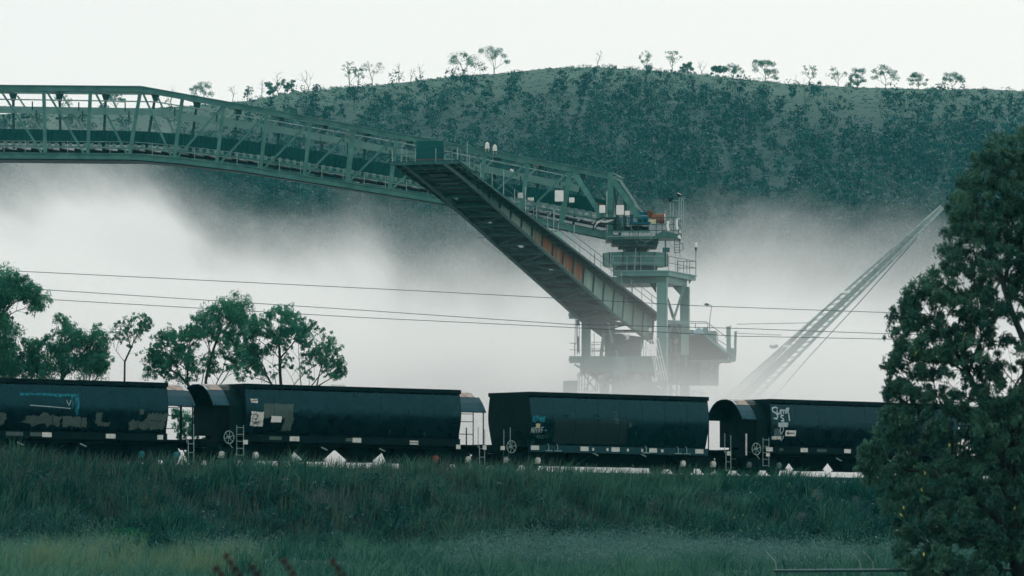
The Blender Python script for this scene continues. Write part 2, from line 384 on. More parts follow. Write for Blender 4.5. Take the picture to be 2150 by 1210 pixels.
# ------------------------------------------------------------------ coal train
def tpx(x, w=0.0):
    k = (x-CX)/F; return (k*Y0 + w*st + k*w*ct)/(ct - k*st)
def zpx(x, y, rail, w=0.0):
    t = tpx(x, w); return (HY-y)*(Y0+t*st+w*ct)/F - rail
PROF = [(1.12,1.20),(1.5,1.30),(1.9,1.40),(2.2,1.46),(2.42,1.485),(2.6,1.485),(2.9,1.455),(3.2,1.41),(3.5,1.36),(3.66,1.34)]
pz, pw = zip(*PROF)
def half(z): return float(np.interp(z, pz, pw))
def surf_pt(x, z, off=.006): return (x, -half(z)-off, z)
def body_mesh(Lb, z0, z1, seed):
    rr = random.Random(seed); nx = 28; zs = np.linspace(z0, z1, 14); m = MB(); rows = []
    dent = [[rr.uniform(-.004,.004) for _ in zs] for _ in range(nx+1)]
    for i in range(nx+1):
        x = Lb*i/nx; row = []
        for j, z in enumerate(zs): row.append((x, -half(z)+dent[i][j], float(z)))
        for j in range(len(zs)-1,-1,-1): row.append((x, half(zs[j]), float(zs[j])))
        rows.append(row)
    n = len(rows[0]); vs = [v for r in rows for v in r]; fs = []
    for i in range(nx):
        for k in range(n): fs.append((i*n+k, (i+1)*n+k, (i+1)*n+(k+1)%n, i*n+(k+1)%n))
    return m.add(vs, fs)
def side_patch(x0,x1,z0,z1,seed,rag=.03,nx=14,nz=6,skew=0,off=.006,ragx=None):
    rr = random.Random(seed); m = MB(); vs = []; ragx = rag if ragx is None else ragx
    tp = [rr.uniform(-rag,rag) for _ in range(nx+1)]; bt = [rr.uniform(-rag,rag) for _ in range(nx+1)]
    lf = [rr.uniform(-ragx,ragx) for _ in range(nz+1)]; rt = [rr.uniform(-ragx,ragx) for _ in range(nz+1)]
    for j in range(nz+1):
        b = j/nz
        for i in range(nx+1):
            a = i/nx; x = x0+lf[j] + (x1-x0+rt[j]-lf[j])*a + skew*b; z = (z0+bt[i])*(1-b) + (z1+tp[i])*b
            vs.append(surf_pt(x, z, off))
    fs = [(j*(nx+1)+i, j*(nx+1)+i+1, (j+1)*(nx+1)+i+1, (j+1)*(nx+1)+i) for j in range(nz) for i in range(nx)]
    return m.add(vs, fs)
def strokes(lines, wd, off=.012):
    m = MB()
    for ln in lines:
        pts = []
        for a, b in zip(ln[:-1], ln[1:]):
            for q in range(4): pts.append((a[0]+(b[0]-a[0])*q/4, a[1]+(b[1]-a[1])*q/4))
        pts.append(ln[-1]); vs = []
        for i, p in enumerate(pts):
            a = pts[max(i-1,0)]; b = pts[min(i+1,len(pts)-1)]; dx, dz = b[0]-a[0], b[1]-a[1]; l = math.hypot(dx,dz) or 1
            nx_, nz_ = -dz/l*wd/2, dx/l*wd/2
            vs += [surf_pt(p[0]+nx_, p[1]+nz_, off), surf_pt(p[0]-nx_, p[1]-nz_, off)]
        m.add(vs, [(2*i,2*i+1,2*i+3,2*i+2) for i in range(len(pts)-1)])
    return m
GLY = {'N':[[(0,0),(0,1),(.7,0),(.7,1)]],'H':[[(0,0),(0,1)],[(.7,0),(.7,1)],[(0,.5),(.7,.5)]],'V':[[(0,1),(.35,0),(.7,1)]],'F':[[(0,0),(0,1),(.65,1)],[(0,.5),(.5,.5)]],
 '-':[[(.1,.5),(.55,.5)]],'4':[[(.55,0),(.55,1),(0,.3),(.7,.3)]],'0':[[(.1,0),(0,.3),(0,.7),(.15,1),(.55,1),(.65,.7),(.65,.3),(.5,0),(.1,0)]],
 '2':[[(0,.8),(.2,1),(.5,1),(.65,.75),(.5,.5),(0,0),(.68,0)]],'T':[[(0,1),(.7,1)],[(.35,1),(.35,0)]],'P':[[(0,0),(0,1),(.6,1),(.6,.5),(0,.5)]],'C':[[(.65,1),(0,1),(0,0),(.65,0)]],
 '1':[[(.2,.8),(.4,1),(.4,0)]],'7':[[(0,1),(.65,1),(.2,0)]],' ':[]}
def text(s, x, z, h, wr=.62, slant=0):
    out = []
    for i, c in enumerate(s):
        for ln in GLY[c]: out.append([(x + (i*wr*1.25 + p[0]*wr/.7*.75)*h + slant*p[1]*h, z + p[1]*h) for p in ln])
    return out

def ring(m, c, r, t, n=20, axis='y'):
    pts = [(c[0]+r*math.cos(2*math.pi*i/n), c[1], c[2]+r*math.sin(2*math.pi*i/n)) for i in range(n+1)]
    return m.tube(pts, t, 6, cap=False)
def ladder(m, x0, x1, y, z0, z1, n, r=.02):
    m.tube([(x0,y,z0),(x0,y,z1)], r); m.tube([(x1,y,z0),(x1,y,z1)], r)
    for i in range(n): z = z0 + (z1-z0)*(i+.15)/(n-.5); m.tube([(x0,y,z),(x1,y,z)], r*.8)

def bogie(parent, x, hubs):
    b = MB().box(x-.25,x+.25,-.95,.95,.38,.72).box(x-.9,x+.9,-.12,.12,.55,.68).build('bogie','wagdark',parent)
    for s in (-1,1):
        m = MB(); y = s*1.02
        prof = [(-1.3,.40),(-1.3,.58),(-.95,.66),(-.5,.80),(.5,.80),(.95,.66),(1.3,.58),(1.3,.40),(.78,.40),(.42,.22),(-.42,.22),(-.78,.40)]
        m.prism([(x+a,y-.06,z) for a,z in prof], (0,.12,0))
        for q in (-.18,0,.18): m.tube([(x+q,y-s*.0+s*.09,.28),(x+q,y+s*.09,.62)], .065, 8)
        m.build('side_frame','wagdark',b)
    for k,dx in enumerate((-1,1)):
        ax = MB().tube([(x+dx,-1.0,.46),(x+dx,1.0,.46)], .07, 8)
        for s in (-1,1):
            ax.tube([(x+dx,s*.66,.46),(x+dx,s*.72,.46),(x+dx,s*.73,.46),(x+dx,s*.82,.46)], [.50,.50,.46,.46], 28)
        ax.build('wheel_set','wagdark',b)
        c = MB().tube([(x+dx,-1.10,.46),(x+dx,-1.20,.46),(x+dx,-1.245,.46)], [.145,.145,.06], 14)
        c.beam((x+dx-.16,-1.12,.34),(x+dx+.16,-1.12,.34),.05,.06)
        c.build('axle_cap', hubs[k], b)
    return b

def make_wagon(kind, Lb, body_m, hubs, chutes, sill_z, marks, seed, nodes):
    """kind 'hood' has curved end hoods; 'open' has bare platforms. x=0 at the body's left end."""
    r = nodes; rr = random.Random(seed)
    z0 = 1.34 if kind == 'hood' else 1.16
    body_mesh(Lb, z0, 3.50, seed).build('hopper_body', body_m, r, smooth=False)
    for p in r.children[-1].data.polygons: p.use_smooth = True
    MB().prism([(0,-half(z)+.004,z) for z in np.linspace(z0,3.5,10)]+[(0,half(z)-.004,z) for z in np.linspace(3.5,z0,10)], (-.03,0,0)).build('end_wall','wagend',r)
    MB().prism([(Lb,-half(z)+.004,z) for z in np.linspace(z0,3.5,10)]+[(Lb,half(z)-.004,z) for z in np.linspace(3.5,z0,10)], (.03,0,0)).build('end_wall','wagend',r)
    for q in range(1, int(Lb/1.62)+1):
        xq = q*Lb/(int(Lb/1.62)+1); sm = MB(); zs_ = np.linspace(z0+.02,3.46,12)
        vs_ = [(xq-.018,-half(z)-.004,z) for z in zs_]+[(xq-.006,-half(z)-.013,z) for z in zs_]+[(xq+.006,-half(z)-.013,z) for z in zs_]+[(xq+.018,-half(z)-.004,z) for z in zs_]
        sm.add(vs_, [(k*12+j,(k+1)*12+j,(k+1)*12+j+1,k*12+j+1) for k in range(3) for j in range(11)]); sm.build('weld_seam', body_m, r)
    lip = MB()
    for s in (-1,1): lip.box(-.06,Lb+.06,s*1.36-.075,s*1.36+.075,3.47,3.66)
    lip.box(-.06,.09,-1.28,1.28,3.47,3.655).box(Lb-.09,Lb+.06,-1.28,1.28,3.47,3.655).build('top_rail','wagdark',r)
    for s in ((-1,1) if kind != 'hood' else (-1,1)):
        MB().box(-.02,Lb+.02,s*1.36-.05,s*1.36+.05,sill_z-.17,sill_z+.13).box(-.02,Lb+.02,s*1.33-.10,s*1.33+.10,sill_z+.13,sill_z+.16).build('side_sill','wagdark' if kind=='hood' else 'wag3',r)
    u = MB().box(-1.7,Lb+1.7,-.28,.28,.78,1.12)
    for s in (0,1):
        xe = -1.7 if s==0 else Lb+1.55
        u.box(xe,xe+.15,-1.32,1.32,.82,1.16); 
        x0,x1 = (-1.55,0) if s==0 else (Lb,Lb+1.55)
        u.box(x0,x1,-1.30,1.30,1.08,1.13)
    u.box(.5,Lb-.5,-1.1,1.1,.92,1.06)
    for q in np.linspace(.6,Lb-.6,7): u.box(q-.05,q+.05,-1.3,1.3,.95,1.12)
    u.build('underframe','wagdark',r)
    for s in (0,1):
        xe, dr = ((-1.7,-1) if s==0 else (Lb+1.7,1))
        MB().box(min(xe,xe+dr*.42),max(xe,xe+dr*.42),-.09,.09,.78,.96).box(min(xe+dr*.30,xe+dr*.52),max(xe+dr*.30,xe+dr*.52),-.16,.16,.72,1.02).tube([(xe,-.35,.85),(xe+dr*.2,-.4,.5),(xe+dr*.45,-.3,.55)],.03).build('coupler','wagdark',r)
        # end posts and side step ladder
        xp = -1.6 if s==0 else Lb+1.6
        gr = MB()
        for y in (-1.25,1.25): gr.tube([(xp,y,1.1),(xp,y,2.72 if kind=='hood' else 2.0)], .03)
        gr.each('end_post','wagdark',r)
        if s==1 or kind=='open':
            m = MB(); xx = xp - dr*.0; ladder(m, xx-.32*dr, xx, -1.34, .12, 1.1, 3); m.build('step_ladder','rail' if s==1 else 'rail_dark',r)
            m = MB(); m.tube([(xx-.42*dr,-1.36,1.0),(xx-.42*dr,-1.36,1.95)],.018).tube([(xx-.02*dr,-1.36,1.0),(xx-.02*dr,-1.36,1.85)],.018); m.each('grab_rail','rail',r)
    # left end: handwheel, ladder, brake gear
    hx = -.98 if kind=='hood' else -1.18; hzz = 1.22 if kind=='hood' else 1.06
    m = ring(MB(), (hx,-1.44,hzz), .285, .022, 24)
    for q in range(6): a = 2*math.pi*(q+.3)/6; m.tube([(hx,-1.44,hzz),(hx+.27*math.cos(a),-1.44,hzz+.27*math.sin(a))], .015)
    m.tube([(hx,-1.48,hzz),(hx,-1.3,hzz)], .05, 10); m.build('handwheel','rail',r)
    if kind=='hood':
        m = MB().tube([(hx+.05,-1.42,hzz-.3),(hx+.22,-1.42,hzz-.48)], .02); m.build('brake_lever','rail',r)
        m = MB(); ladder(m, -.5, -.1, -1.40, .38, 1.78, 5, .017); m.build('ladder','rail',r)
    g = MB().box(-1.1,-.25,-.9,-.3,1.13,1.62).tube([(-1.2,-1.0,1.25),(-.9,-1.0,1.7),(-.5,-1.0,1.85),(-.1,-1.0,1.7)],.05).tube([(-.9,-.2,1.55),(-.2,-.2,1.55)],.22,12)
    g.tube([(-1.35,-1.1,1.12),(-1.3,-1.05,1.4),(-1.15,-1.0,1.62)],.07,8).box(-.75,-.45,-1.28,-1.0,1.13,1.4).build('brake_gear','wagdark',r)
    if kind=='hood':
        ap = [(-1.28,2.66),(-1.19,2.84),(-1.02,3.10),(-.80,3.36),(-.52,3.55),(-.2,3.63),(.2,3.63),(.52,3.55),(.80,3.36),(1.02,3.10),(1.19,2.84),(1.28,2.66)]
        for s,(x0,x1,mm) in enumerate(((-1.75,-.80,'hood'),(Lb,Lb+1.75,'hood'))):
            outer = [(x0,y,z) for y,z in ap]; inner = [(x0,y*.97,z-.035) for y,z in reversed(ap)]
            h = MB()
            n = len(outer); vs = [Vector(p) for p in outer] + [Vector(p)+Vector((x1-x0,0,0)) for p in outer] + [Vector((p[0],p[1]*.97,p[2]-.03)) for p in outer] + [Vector((p[0]+x1-x0,p[1]*.97,p[2]-.03)) for p in outer]
            fs = []
            for k in range(n-1):
                fs += [(k,k+1,n+k+1,n+k),(2*n+k,3*n+k,3*n+k+1,2*n+k+1),(k,2*n+k,2*n+k+1,k+1),(n+k,n+k+1,3*n+k+1,3*n+k)]
            h.add(vs, fs); ho_ = h.build('end_hood', mm, r)
            # rust-worn crown of the hood: a sheet hugging the top
            sub = [p for p in ap if p[1] > 3.3 and p[0] < .3]
            n2 = len(sub); xs0, xs1 = (x0+.12,x1-.02) if s==0 else (x0+.05,x1-.25)
            vs = [(xs0,y*1.004,z+.006) for y,z in sub]+[(xs1,y*1.004,z+.006) for y,z in sub]
            MB().add(vs, [(k,k+1,n2+k+1,n2+k) for k in range(n2-1)]).build('worn_crown','hoodrust',ho_)
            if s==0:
                c = MB().prism([(-.80,-1.30,z0)]+[(-.80,y*1.02,z) for y,z in ap]+[(-.80,1.30,z0)], (.77,0,0)); c.build('hood_shade_block','wagend',r)  # dark block added for the shadowed inner stretch of the left hood
        m = MB()   # side frame under the right hood
        for q in (.04,.95): m.tube([(Lb+q,-1.27,1.1),(Lb+q,-1.27,2.68)], .025)
        for z in (1.62,2.2,2.56): m.tube([(Lb+.04,-1.27,z),(Lb+.95,-1.27,z)], .02)
        m.build('ladder_frame','wagdark',r)
    # discharge chutes between the bogies
    for c in chutes:
        hw = .5*c[1]; m = MB(); xq = c[0]; bw = c[2]*.5; zb_ = c[3] if len(c) > 3 else .24
        a = [(xq-hw,-.5,1.10),(xq+hw,-.5,1.10),(xq+hw,.5,1.10),(xq-hw,.5,1.10)]; b = [(xq-bw,-.36,zb_+.06),(xq+bw,-.36,zb_+.06),(xq+bw,.36,zb_+.06),(xq-bw,.36,zb_+.06)]
        m.add(a+b, [(0,1,2,3),(7,6,5,4),(0,4,5,1),(1,5,6,2),(2,6,7,3),(3,7,4,0)])
        m.box(xq-bw-.05,xq+bw+.05,-.42,.42,zb_,zb_+.07); m.build('discharge_chute','wagdark',r)
    cy_ = MB().tube([(Lb*.62,-.75,.92),(Lb*.62+.7,-.75,.92)], .17, 12).tube([(2.2,-1.15,.92),(Lb-2.2,-1.15,.90)],.03); cy_.build('brake_cylinder','wagdark',r)
    lv = MB()
    for q,(dx) in enumerate((.35,.62)):
        lv.tube([(Lb*dx,-1.38,.86),(Lb*dx+.35,-1.38,.74)], .03)
    lv.each('release_lever','rail',r)
    bogie(r, -.18 if kind=='hood' else -.25, hubs[:2]); bogie(r, Lb-.25 if kind=='hood' else Lb-.38, hubs[2:])
    for (mx0, mx1, mz, mh, mt) in marks:
        MB().box(mx0,mx1,-1.416,-1.412,mz-mh/2,mz+mh/2).build('reflector_plate', mt, r)
    return r
WL = {}
def wagon_root(label, tl, rail): return thing('hopper_wagon', label, 'coal wagon', T(tl,1.4,rail), TH, 'coal hopper wagons coupled in the train', local=True)
def mk(tl, xs, z, h=.17, wdt=18, mt='offwhite'):
    out = []
    for x in xs:
        ww = wdt
        if isinstance(x, tuple): x, ww = x
        out.append((tpx(x-ww/2)-tl, tpx(x+ww/2)-tl, z, h, mt))
    return out
def patch(r, tl, rail, x0,y0,x1,y1, m, seed=1, name='paint_patch', **k):
    """a patch of paint given by its corners in the photo, laid on the curved side"""
    X0, X1 = tpx(x0)-tl, tpx(x1)-tl; xm = (x0+x1)/2
    return side_patch(X0, X1, zpx(xm,y1,rail), zpx(xm,y0,rail), seed, **k).build(name, m, r)
def pstroke(r, tl, rail, lines, wd, m, name='graffiti'):
    L2 = [[(tpx(x)-tl, zpx(x,y,rail)) for x,y in ln] for ln in lines]
    return strokes(L2, wd).build(name, m, r)

# wagon with the hoods, nearest the left edge
t1 = -33.6; w1 = wagon_root('leftmost coal wagon with ragged grey paint patches and a teal sprayed outline', t1, 6.66)
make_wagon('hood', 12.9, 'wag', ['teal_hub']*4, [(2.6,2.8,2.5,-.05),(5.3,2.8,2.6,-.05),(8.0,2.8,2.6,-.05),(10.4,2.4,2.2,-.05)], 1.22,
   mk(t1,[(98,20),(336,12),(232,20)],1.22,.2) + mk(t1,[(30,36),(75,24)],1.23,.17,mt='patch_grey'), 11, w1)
R1 = 6.66
patch(w1,t1,R1,-30,868,12,892,'patch_grey',3,rag=.07); patch(w1,t1,R1,48,870,122,893,'patch_grey',4,rag=.12,skew=.2)
patch(w1,t1,R1,131,876,182,896,'patch_grey',5,rag=.05); patch(w1,t1,R1,200,867,212,890,'patch_grey',6,rag=.05)
patch(w1,t1,R1,206,886,232,895,'patch_grey',7,rag=.04); patch(w1,t1,R1,272,884,346,901,'patch_grey',8,rag=.07); patch(w1,t1,R1,305,868,348,884,'patch_grey',9,rag=.06,skew=.1)
patch(w1,t1,R1,290,860,300,870,'patch_grey',19,rag=.03)
pstroke(w1,t1,R1,[[(40,828),(80,828),(120,829),(162,830),(162,850),(160,872)],[(112,831),(128,832)],[(158,832),(157,866)],[(150,830),(149,860)]],.11,'patch_teal','spray_outline')
pstroke(w1,t1,R1,[[(60,851),(100,854),(146,858)],[(137,840),(142,852),(147,840)]],.03,'spray','spray_scrawl')
# second wagon
t2 = -16.16; R2 = 6.73
w2 = wagon_root('second coal wagon from the left, with grey patch and white squares on its side', t2, R2)
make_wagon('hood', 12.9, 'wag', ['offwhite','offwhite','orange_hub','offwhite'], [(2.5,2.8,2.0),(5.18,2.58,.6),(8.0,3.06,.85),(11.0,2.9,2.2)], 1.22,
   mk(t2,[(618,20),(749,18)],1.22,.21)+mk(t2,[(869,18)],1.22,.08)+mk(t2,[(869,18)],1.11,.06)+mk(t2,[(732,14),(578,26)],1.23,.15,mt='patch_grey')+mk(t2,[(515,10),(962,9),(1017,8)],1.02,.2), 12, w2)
patch(w2,t2,R2,552,848,613,878,'patch_grey',21,rag=.03); patch(w2,t2,R2,592,878,611,905,'patch_grey',22,rag=.03,skew=.15)
patch(w2,t2,R2,568,874,590,887,'white',23,rag=.01,name='notice_plate',off=.014); patch(w2,t2,R2,525,838,539,846,'offwhite',24,rag=.02,name='notice_plate')
patch(w2,t2,R2,526,865,552,895,'offwhite',25,rag=.03)
patch(w2,t2,R2,694,808,726,815,'white',29,rag=.01,name='notice_plate',off=.05)
pstroke(w2,t2,R2,[[(530,870),(529,880),(538,880),(538,870),(530,870)],[(540,872),(535,886),(545,889)],[(528,884),(542,892)],[(531,891),(547,884)]],.035,'wagdark','stencil_marks')
pstroke(w2,t2,R2,[[(526,842),(538,841)]],.04,'rustspot','stencil_marks')
pstroke(w2,t2,R2,[[(835,932),(838,928),(842,932),(846,929),(850,932)],[(893,907),(892,912),(897,913)],[(820,903),(819,912)]],.03,'dimspray','stencil_marks')
# third wagon: open ended, different type
t3 = 1.106; R3 = 6.75
w3 = wagon_root('third coal wagon, dark teal with no end hoods and a dull brown paint patch', t3, R3)
make_wagon('open', 11.5, 'wag3', ['offwhite']*4, [(2.2,2.2,1.7),(5.6,4.6,3.9),(9.5,3.0,2.4)], 1.02,
   mk(t3,[(1123,17),(1227,17),(1292,17),(1468,17)],1.05,.22)+mk(t3,[(1371,16)],1.04,.2)+mk(t3,[(1245,4),(1275,4),(1318,4),(1348,4),(1390,5)],1.03,.13)+mk(t3,[(1055,9),(1530,7)],.99,.18), 13, w3)
patch(w3,t3,R3,1165,880,1318,932,'patch_brown',31,rag=.05,skew=-.1)
pstroke(w3,t3,R3,text('NHVF-',0,0,1) and [], .02, 'spray') if False else None
X3 = tpx(1116)-t3
strokes(text('NHVF-', X3, zpx(1116,909,R3), .27), .035).build('wagon_number','spray',w3)
strokes(text('40222 F', X3+.38, zpx(1125,920,R3), .14), .022).build('wagon_number','dimspray',w3)
strokes(text('T7C', X3+.1, zpx(1120,932,R3), .11), .02).build('wagon_number','dimspray',w3)
patch(w3,t3,R3,1124,890,1133,899,'yellow',33,rag=.02,name='notice_plate')
patch(w3,t3,R3,1116,874,1142,886,'patch_teal',34,rag=.05); 
pstroke(w3,t3,R3,[[(1286,868),(1290,864),(1294,870),(1288,876),(1295,880),(1290,887),(1297,890)],[(1284,880),(1298,884)],[(1318,890),(1325,896)],[(1325,889),(1318,897)],[(1320,886),(1322,899)],[(1335,907),(1335.5,911)]],.035,'dimspray')
pstroke(w3,t3,R3,[[(1182,871),(1190,875)],[(1245,872),(1256,874)]],.07,'wagdark','scuff_mark')
for q in (1150,1169,1355,1422,1440):
    xx = tpx(q)-t3
    MB().tube([(xx,-1.46,.92),(xx,-1.46,1.16),(xx-.05,-1.44,1.24)],.022).box(xx-.2,xx+.25,-1.47,-1.42,.90,.93).build('door_lever','rail',w3)
# fourth
t4 = 16.8; R4 = 6.75
w4 = wagon_root('fourth coal wagon with white spray graffiti and an arrow plate on its side', t4, R4)
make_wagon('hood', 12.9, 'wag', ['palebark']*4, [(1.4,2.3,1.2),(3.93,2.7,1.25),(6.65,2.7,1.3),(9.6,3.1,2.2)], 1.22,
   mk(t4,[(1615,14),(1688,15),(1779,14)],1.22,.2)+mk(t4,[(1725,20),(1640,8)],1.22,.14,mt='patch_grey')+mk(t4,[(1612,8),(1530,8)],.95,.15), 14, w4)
pstroke(w4,t4,R4,[[(1632,858),(1628,855),(1621,857),(1621,864),(1628,868),(1631,874),(1628,880),(1622,878)],[(1630,861),(1631,869),(1636,869),(1638,860)],[(1638,869),(1639,861),(1643,862),(1644,869)],[(1644,862),(1648,862),(1649,869)],[(1648,866),(1653,864)],[(1650,858),(1653,866),(1656,856)],[(1652,856),(1654,870),(1655,884)]],.075,'spray')
pstroke(w4,t4,R4,[[(1643,873),(1639,872),(1637,875),(1642,880),(1643,884),(1637,884)]],.07,'spray')
pstroke(w4,t4,R4,[[(1631,891),(1641,890),(1652,891)],[(1632,894),(1651,894)]],.14,'spray')
pstroke(w4,t4,R4,[[(1637,894),(1636,905),(1640,912),(1643,904),(1642,896)],[(1644,915),(1645,920),(1641,926)]],.05,'spray')
patch(w4,t4,R4,1621,916,1641,923,'offwhite',41,rag=.03); patch(w4,t4,R4,1624,900,1638,915,'dimspray',42,rag=.06)
patch(w4,t4,R4,1648,904,1670,916,'white',43,rag=.004,name='arrow_plate',off=.012)
X4 = lambda x: tpx(x)-t4
strokes([[(X4(1666),zpx(1660,910,R4)),(X4(1652),zpx(1660,910,R4))],[(X4(1655),zpx(1660,906.5,R4)),(X4(1651),zpx(1660,910,R4)),(X4(1655),zpx(1660,913.5,R4))]],.045,off=.02).build('arrow','wagdark',w4)
MB().box(-1.62,-1.56,-1.40,-1.34,.9,1.95).build('end_post','offwhite',w4)
# fifth, seen only through gaps of the tree
w5 = wagon_root('rightmost coal wagon, glimpsed only through the foreground tree', 34.3, 6.75)
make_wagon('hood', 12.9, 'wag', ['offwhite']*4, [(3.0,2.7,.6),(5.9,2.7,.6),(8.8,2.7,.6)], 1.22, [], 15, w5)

# track: ballast shoulder with two rails
tr = MB()
for w_ in (.665,2.135):
    w_ = w_ ; a = T(-70,w_,6.62); b = T(90,w_,6.62); tr.beam(a,b,.07,.16)
tk = MB(); 
tk.prism([T(-70,-.6,6.1),T(-70,.0,6.45),T(-70,2.8,6.45),T(-70,3.4,6.1)], T(90,0,0)-T(-70,0,0))
bo = tk.build('ballast','ballast'); tag(bo,'pale stone ballast under the train','ballast',kind='structure')
ro = tr.build('railway_track','rail_dark'); tag(ro,'steel rails under the coal wagons','railway track',kind='structure')
# ------------------------------------------------------------------ conveyor bridge (long truss boom)
def lerp(a,b,t): return a+(b-a)*t
TOPC = [(-70,184),(297,187),(560,234),(948,306),(1285,370)]
BOTC = [(-70,326),(283,329),(375,337),(500,352),(721,387),(930,421),(1209,481),(1283,496)]
def yl(poly, x): xs_, ys_ = zip(*poly); return float(np.interp(x, xs_, ys_))
def Yn(x): return 551 - 11*(x/1290.0)
FAR = Vector((1.0, 4.4, 0))
def PN(x, y, in_=0.0): return P(x, y, Yn(x)) + FAR*in_
br = thing('conveyor_bridge', 'long green lattice truss boom crossing from the left edge to the tower top', 'conveyor', P(1280,496,541))
def chord(poly, in_, w, h, name, m='steel'):
    q = MB()
    for a, b in zip(poly[:-1], poly[1:]):
        q.ibeam(PN(a[0],a[1],in_), PN(b[0],b[1],in_), w, h, .07)
    return q.build(name, m, br)
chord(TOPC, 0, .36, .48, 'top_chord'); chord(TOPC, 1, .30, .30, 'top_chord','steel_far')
chord(BOTC, 0, .36, .50, 'bottom_chord'); chord(BOTC, 1, .36, .50, 'bottom_chord')
VERT = [(-6,-4),(92,95),(190,184),(295,272),(383,366),(470,455),(560,547),(652,639),(742,729),(833,818),(924,909),(1018,1004),(1109,1094),(1197,1178)]
thick = {742:11, 833:9, 1018:9, 1109:9, 1197:11}
for xt, xb in VERT:
    wpx = thick.get(xt, 7.5)
    a, b = PN(xt, yl(TOPC,xt)+4), PN(xb, yl(BOTC,xb)-4)
    MB().beam(a, b, wpx/25.5, .18, up=(0,1,0)).build('truss_post','steel',br)
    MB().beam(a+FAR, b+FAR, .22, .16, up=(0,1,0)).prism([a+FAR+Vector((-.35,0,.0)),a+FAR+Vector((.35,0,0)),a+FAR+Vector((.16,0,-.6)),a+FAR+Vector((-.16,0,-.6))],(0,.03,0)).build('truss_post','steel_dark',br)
    MB().beam(a, a+FAR, .16, .16).beam(b, b+FAR, .2, .3).build('cross_beam','steel_dark',br)
DIAG = [(-82,-8),(3,88),(99,176),(200,266),(300,360),(466,372),(557,463),(648,554),(737,642),(825,732),(920,822),(1012,912),(1104,1007),(1193,1100)]
for xt, xb in DIAG:
    a, b = PN(xt, yl(TOPC,xt)+8), PN(xb, yl(BOTC,xb)-6)
    MB().beam(a, b, .17, .12, up=(0,1,0)).build('truss_diagonal','steel',br)
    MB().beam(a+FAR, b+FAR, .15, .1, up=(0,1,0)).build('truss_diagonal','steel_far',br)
# top lateral bracing
q = MB()
for i,((x0,_),(x1,_)) in enumerate(zip(VERT[:-1],VERT[1:])):
    a = PN(x0,yl(TOPC,x0),i%2); b = PN(x1,yl(TOPC,x1),1-i%2); q.beam(a,b,.1,.1)
q.build('lateral_bracing','steel_dark',br)
# pale duct along the far side
DUCT = [(-70,222),(283,227),(380,241),(560,265),(871,323),(1110,372),(1192,390)]
q = MB()
for a,b in zip(DUCT[:-1],DUCT[1:]): q.beam(PN(a[0],a[1],.93), PN(b[0],b[1],.93), .3, .56)
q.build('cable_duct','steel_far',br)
q = MB()
for k,(xt,xb) in enumerate(VERT):
    x = xt+52; 
    if x < 1180: q.beam(PN(x,yl(DUCT,x),.9), PN(x,yl(DUCT,x)+24,.9), .1,.1); q.beam(PN(x-8,yl(DUCT,x)+ -18,.9), PN(x-8,yl(DUCT,x),.9), .1,.1)
q.each('duct_bracket','steel_dark',br)
PIPE = [(-70,201),(300,207),(560,249),(871,303),(1190,368)]
MB().tube([PN(x,y,.8) for x,y in PIPE], .06, 6).build('water_pipe','rail',br)
# small lamps hung inside the truss
for x,y in ((112,243),(480,272),(658,294),(860,338)):
    MB().beam(PN(x,y-14,.5),PN(x,y,.5),.05,.05).box(*(lambda c:(c.x-.45,c.x+.45,c.y-.2,c.y+.2,c.z-.16,c.z+.02))(PN(x,y,.5))).build('hanging_lamp','steel_dark',br)
# corrugated belt cover
CT = [(-70,267),(0,268),(283,273),(375,279),(560,299),(812,342),(1100,390),(1272,419)]
CB = [(-70,294),(0,295),(283,300),(375,306),(560,325),(812,368),(1100,417),(1272,448)]
q = MB(); n = 0; xs_ = np.arange(-70,1272,2.6); vs = []
for i,x in enumerate(xs_):
    off = .30 + (.016 if i%2 else 0)
    vs += [PN(x, yl(CT,x), off), PN(x, yl(CB,x), off)]
q.add(vs, [(2*i,2*i+2,2*i+3,2*i+1) for i in range(len(xs_)-1)])
vs2 = [v+FAR*.4 for v in vs]; n = len(q.v); q.add(vs2, [(2*i,2*i+1,2*i+3,2*i+2) for i in range(len(xs_)-1)])
k = len(vs); q.f += [(2*i, k+2*i, k+2*i+2, 2*i+2) for i in range(len(xs_)-1)]
cover = q.build('belt_cover','clad',br)
q = MB()
for x in np.arange(-60,1260,46):
    q.beam(PN(x,yl(CT,x)-2,.295),PN(x,yl(CB,x)+1,.295),.07,.05,up=(0,1,0))
q.each('cover_rib','steel',cover)
q = MB(); rr = random.Random(3)
for x in np.arange(-70,1270,3.4):
    if rr.random() < .86: c = PN(x, yl(CT,x)-1, .29); q.box(c.x-.035,c.x+.035,c.y-.03,c.y+.03,c.z-.025,c.z+.035)
q.build('cover_bolts','offwhite',cover)
# idler frames, stringers and near walkway under the cover
q = MB(); hgt = lambda x: yl(BOTC,x)-6
for x in np.arange(-60,1270,15.2):
    y0 = yl(CB,x); y1 = y0 + (hgt(x)-y0)*.42
    a = PN(x,y0,.33); b = PN(x,y1,.33); q.beam(a,b,.26,.12,up=(0,1,0)); 
q.each('idler_frame','steel_far',br)
q = MB()
for x in np.arange(-60,1270,30.4):
    y0 = yl(CB,x); y1 = y0+(hgt(x)-y0)*.62; q.tube([PN(x-5,y1,.32),PN(x+5,y1,.75)],.13,8)
q.each('return_roller','black',br)
for fr,m,ww,in_ in ((.40,'steel',.16,.25),(.98,'steel_dark',.2,.6)):
    q = MB()
    for a in range(-70,1260,70):
        b = min(a+70,1272); ya = yl(CB,a)+(hgt(a)-yl(CB,a))*fr; yb = yl(CB,b)+(hgt(b)-yl(CB,b))*fr; q.beam(PN(a,ya,in_),PN(b,yb,in_),.1,ww)
    q.build('stringer',m,br)
q = MB()     # belt itself, seen between the frames
